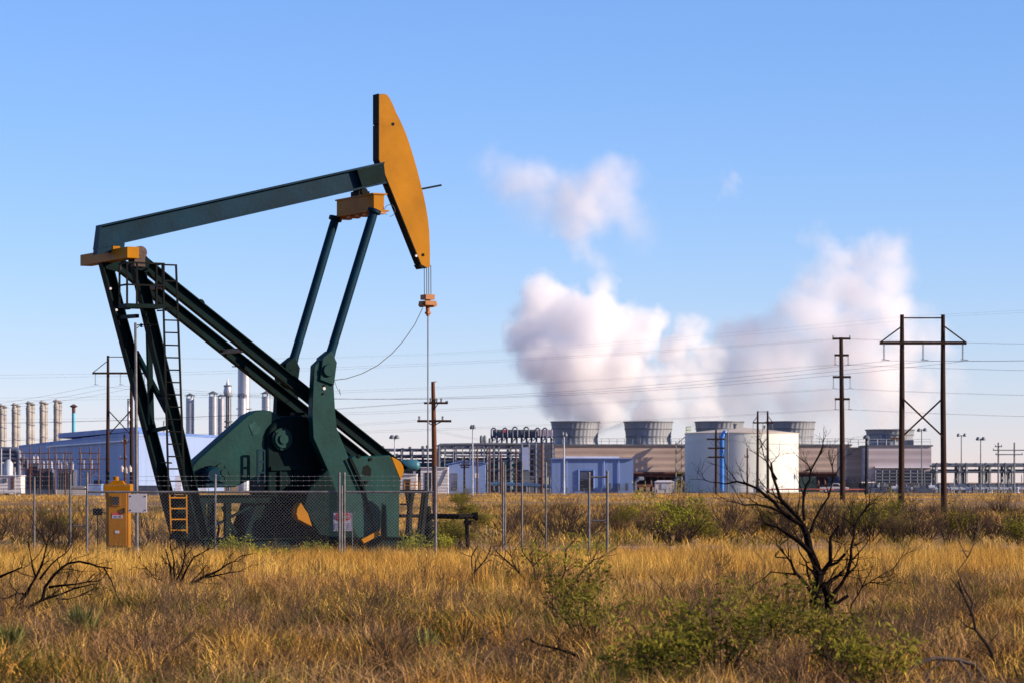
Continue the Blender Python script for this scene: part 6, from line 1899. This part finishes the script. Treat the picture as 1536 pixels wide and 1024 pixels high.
yucca(122, 37.0, 'spiky green yucca tuft standing in grass below the dark sprawling shrub', 150, .55, 3)
yucca(14, 33.5, 'spiky green yucca tuft cut by the edge of the view', 120, .45, 5)
yucca(640, 35.5, 'small spiky yucca tuft in brown grass near the bottom middle', 70, .36, 6)

# leafy green bushes
for k, (px, Y, h, label, st, lv) in enumerate(((852, 41, 1.05, 'leafy green bush growing below the open mesquite shrub', 9, 26), (880, 37, .8, 'low dark green bush beside the arched fallen limb', 9, 22), (1010, 29.5, .75, 'leafy green bush at the bottom edge between limb and dead tree', 12, 30), (1075, 31.5, .95, 'dense leafy bush just in front of the dead tree foot', 14, 30),
                                               (1150, 34, 1.0, 'leafy green bush reaching the dead tree trunk', 12, 28), (1255, 31, .85, 'leafy green bush beyond the dead tree at the bottom edge', 12, 28), (1310, 29, .6, 'low leafy bush beside the bent grey limb', 9, 26), (950, 30, .55, 'low scrappy bush under the arched fallen limb', 8, 20))):
    shrub('green_bush', label, 'bush', px, 0, Y, h * .62, st, 1.0, 200 + k, BARKG, 2, int(lv * .4), .038, LEAFD, 'leafy green bushes near the dead tree', .010, (2, 4), .075, .55)

# low grey twiggy bushes among the near grass
tw0 = None; rg = random.Random(41)
for k in range(60):
    Y = math.sqrt(rg.uniform(27.5 ** 2, 66 ** 2)); px = rg.uniform(-30, 1566)
    if k < 10: px, Y = ((345, 40), (400, 37), (455, 41), (1400, 38), (1110, 44), (1440, 43), (700, 33), (560, 40), (230, 33), (1360, 34))[k]
    x = W(px, 0, Y).x
    if tw0 is None:
        tw0 = shrub('twiggy_bush', 'low grey brown twiggy bush without leaves among the near dry grass', 'bush', px, 0, Y, .50, 11, 1.35, 801, TWIG, 2, 0, 0, None, 'low twiggy bushes in the near grass', .0085, (2, 4))
    else: copy_thing(tw0, V((x, Y, G0(x, Y) - .03)), rg.uniform(0, 6.28), rg.uniform(.5, 1.15))

# mid distance scrub: five kinds, copied over the field behind the fence
protos = []
for k, (h, st, lf, lab) in enumerate(((1.5, 13, 0, 'grey brown leafless mesquite shrub in the field beyond the fence'), (1.15, 15, 0, 'low twiggy brown shrub in the field beyond the fence'), (1.6, 10, 8, 'mesquite shrub with sparse yellow green leaves in the field beyond the fence'), (1.0, 13, 10, 'low olive green shrub in the field beyond the fence'), (1.9, 9, 0, 'tall thin leafless shrub in the field beyond the fence'))):
    protos.append((lab, k, h, st, lf))
spots = [
    # px, Y, kind, scale   (traced from the photo: clumps seen behind and beside the fence)
    (70, 96, 0, 1.0), (112, 92, 1, 1.1), (30, 100, 1, 1.0), (92, 84, 0, .7), (228, 96, 0, .9), (250, 90, 1, .9), (150, 100, 1, .9), (20, 130, 0, 1.1), (210, 86, 1, .7), (285, 84, 1, .8),
    (672, 105, 3, 1.0), (690, 98, 3, .9), (760, 118, 0, 1.0), (772, 112, 1, 1.1), (840, 112, 0, 1.2), (858, 104, 0, 1.1), (826, 122, 4, .8), (880, 108, 1, 1.2), (905, 125, 0, 1.0), (930, 118, 1, 1.0), (720, 130, 3, 1.0),
    (1005, 98, 2, 1.25), (1022, 100, 2, 1.2), (990, 104, 0, 1.0), (1048, 112, 0, 1.0), (962, 120, 1, 1.1), (1075, 105, 1, 1.1), (1092, 118, 0, 1.2), (1120, 110, 1, 1.2), (1150, 120, 0, 1.2), (1180, 112, 0, 1.2), (1205, 104, 4, .9), (1232, 116, 0, 1.1), (1262, 108, 4, 1.0), (1258, 106, 0, 1.1),
    (1282, 114, 3, 1.3), (1305, 106, 0, 1.2), (1330, 112, 3, 1.5), (1345, 104, 1, 1.3), (1372, 110, 0, 1.1), (1392, 104, 1, 1.3), (1424, 100, 4, .8), (1440, 112, 3, 1.2), (1462, 106, 0, 1.1), (1490, 110, 1, 1.2), (1515, 104, 0, 1.0), (1532, 96, 3, 1.1), (1420, 118, 0, 1.2),
    (1100, 150, 0, 1.2), (1180, 160, 1, 1.4), (1240, 150, 0, 1.3), (1300, 165, 3, 1.4), (1370, 155, 0, 1.3), (1450, 160, 1, 1.4), (1520, 150, 0, 1.3), (1020, 165, 1, 1.2), (940, 170, 3, 1.2), (860, 160, 0, 1.2), (780, 175, 1, 1.2), (700, 190, 3, 1.3), (60, 150, 1, 1.2), (0, 110, 0, 1.0), (130, 125, 0, 1.0), (690, 260, 3, 1.6), (1280, 200, 0, 1.4), (1340, 185, 3, 1.4), (1400, 190, 1, 1.4), (1500, 210, 0, 1.5)]
rgs = random.Random(90)
for k in range(26):
    spots.append((rgs.uniform(640, 1545) if k < 20 else rgs.uniform(-20, 250), rgs.uniform(99, 140), rgs.choice((0, 0, 1, 1, 3, 4, 0)), rgs.uniform(.7, 1.15)))
made = {}
gnames = ['leafless mesquite shrubs beyond the fence', 'low twiggy shrubs beyond the fence', 'leafing mesquite shrubs beyond the fence', 'olive shrubs beyond the fence', 'tall thin shrubs beyond the fence']
rg = random.Random(77)
for px, Y, k, sc_ in spots:
    lab, _, h, st, lf = protos[k]; x = W(px, 0, Y).x; loc = V((x, Y, G0(x, Y) - .03))
    if k not in made:
        made[k] = shrub('scrub_bush', lab, 'shrub', px, 0, Y, h * .62, st, 1.0, 300 + k, TWIG if k in (1, 3) else BARKG, 2, lf, .045, LEAFG if k == 2 else LEAFD, gnames[k], .020, (3, 4), .10, .5)
        made[k].scale = (sc_,) * 3
    else:
        copy_thing(made[k], loc, rg.uniform(0, 6.28), sc_)

# fresh weeds at the foot of the pump jack and fence
for k, (px, Y, h) in enumerate(((352, 79.0, .8), (362, 78.6, .7), (338, 79.2, .6), (455, 78.7, .55), (478, 78.9, .65), (488, 78.5, .5), (432, 78.2, .4), (616, 79.2, .7), (622, 81, .8), (662, 83, .8), (672, 84.5, .7), (398, 77.5, .45), (880, 80, .45), (895, 79.0, .5), (870, 78.5, .45), (412, 76, .5), (385, 75, .5), (905, 81, .5))):
    shrub('green_weed', 'bright yellow green weed growing at the foot of the fence line', 'weed', px, 0, Y, h * .6, 9, .7, 500 + k, BARKG, 1, 9, .04, LEAFG, 'green weeds along the fence foot', .007, (2, 4), .07)
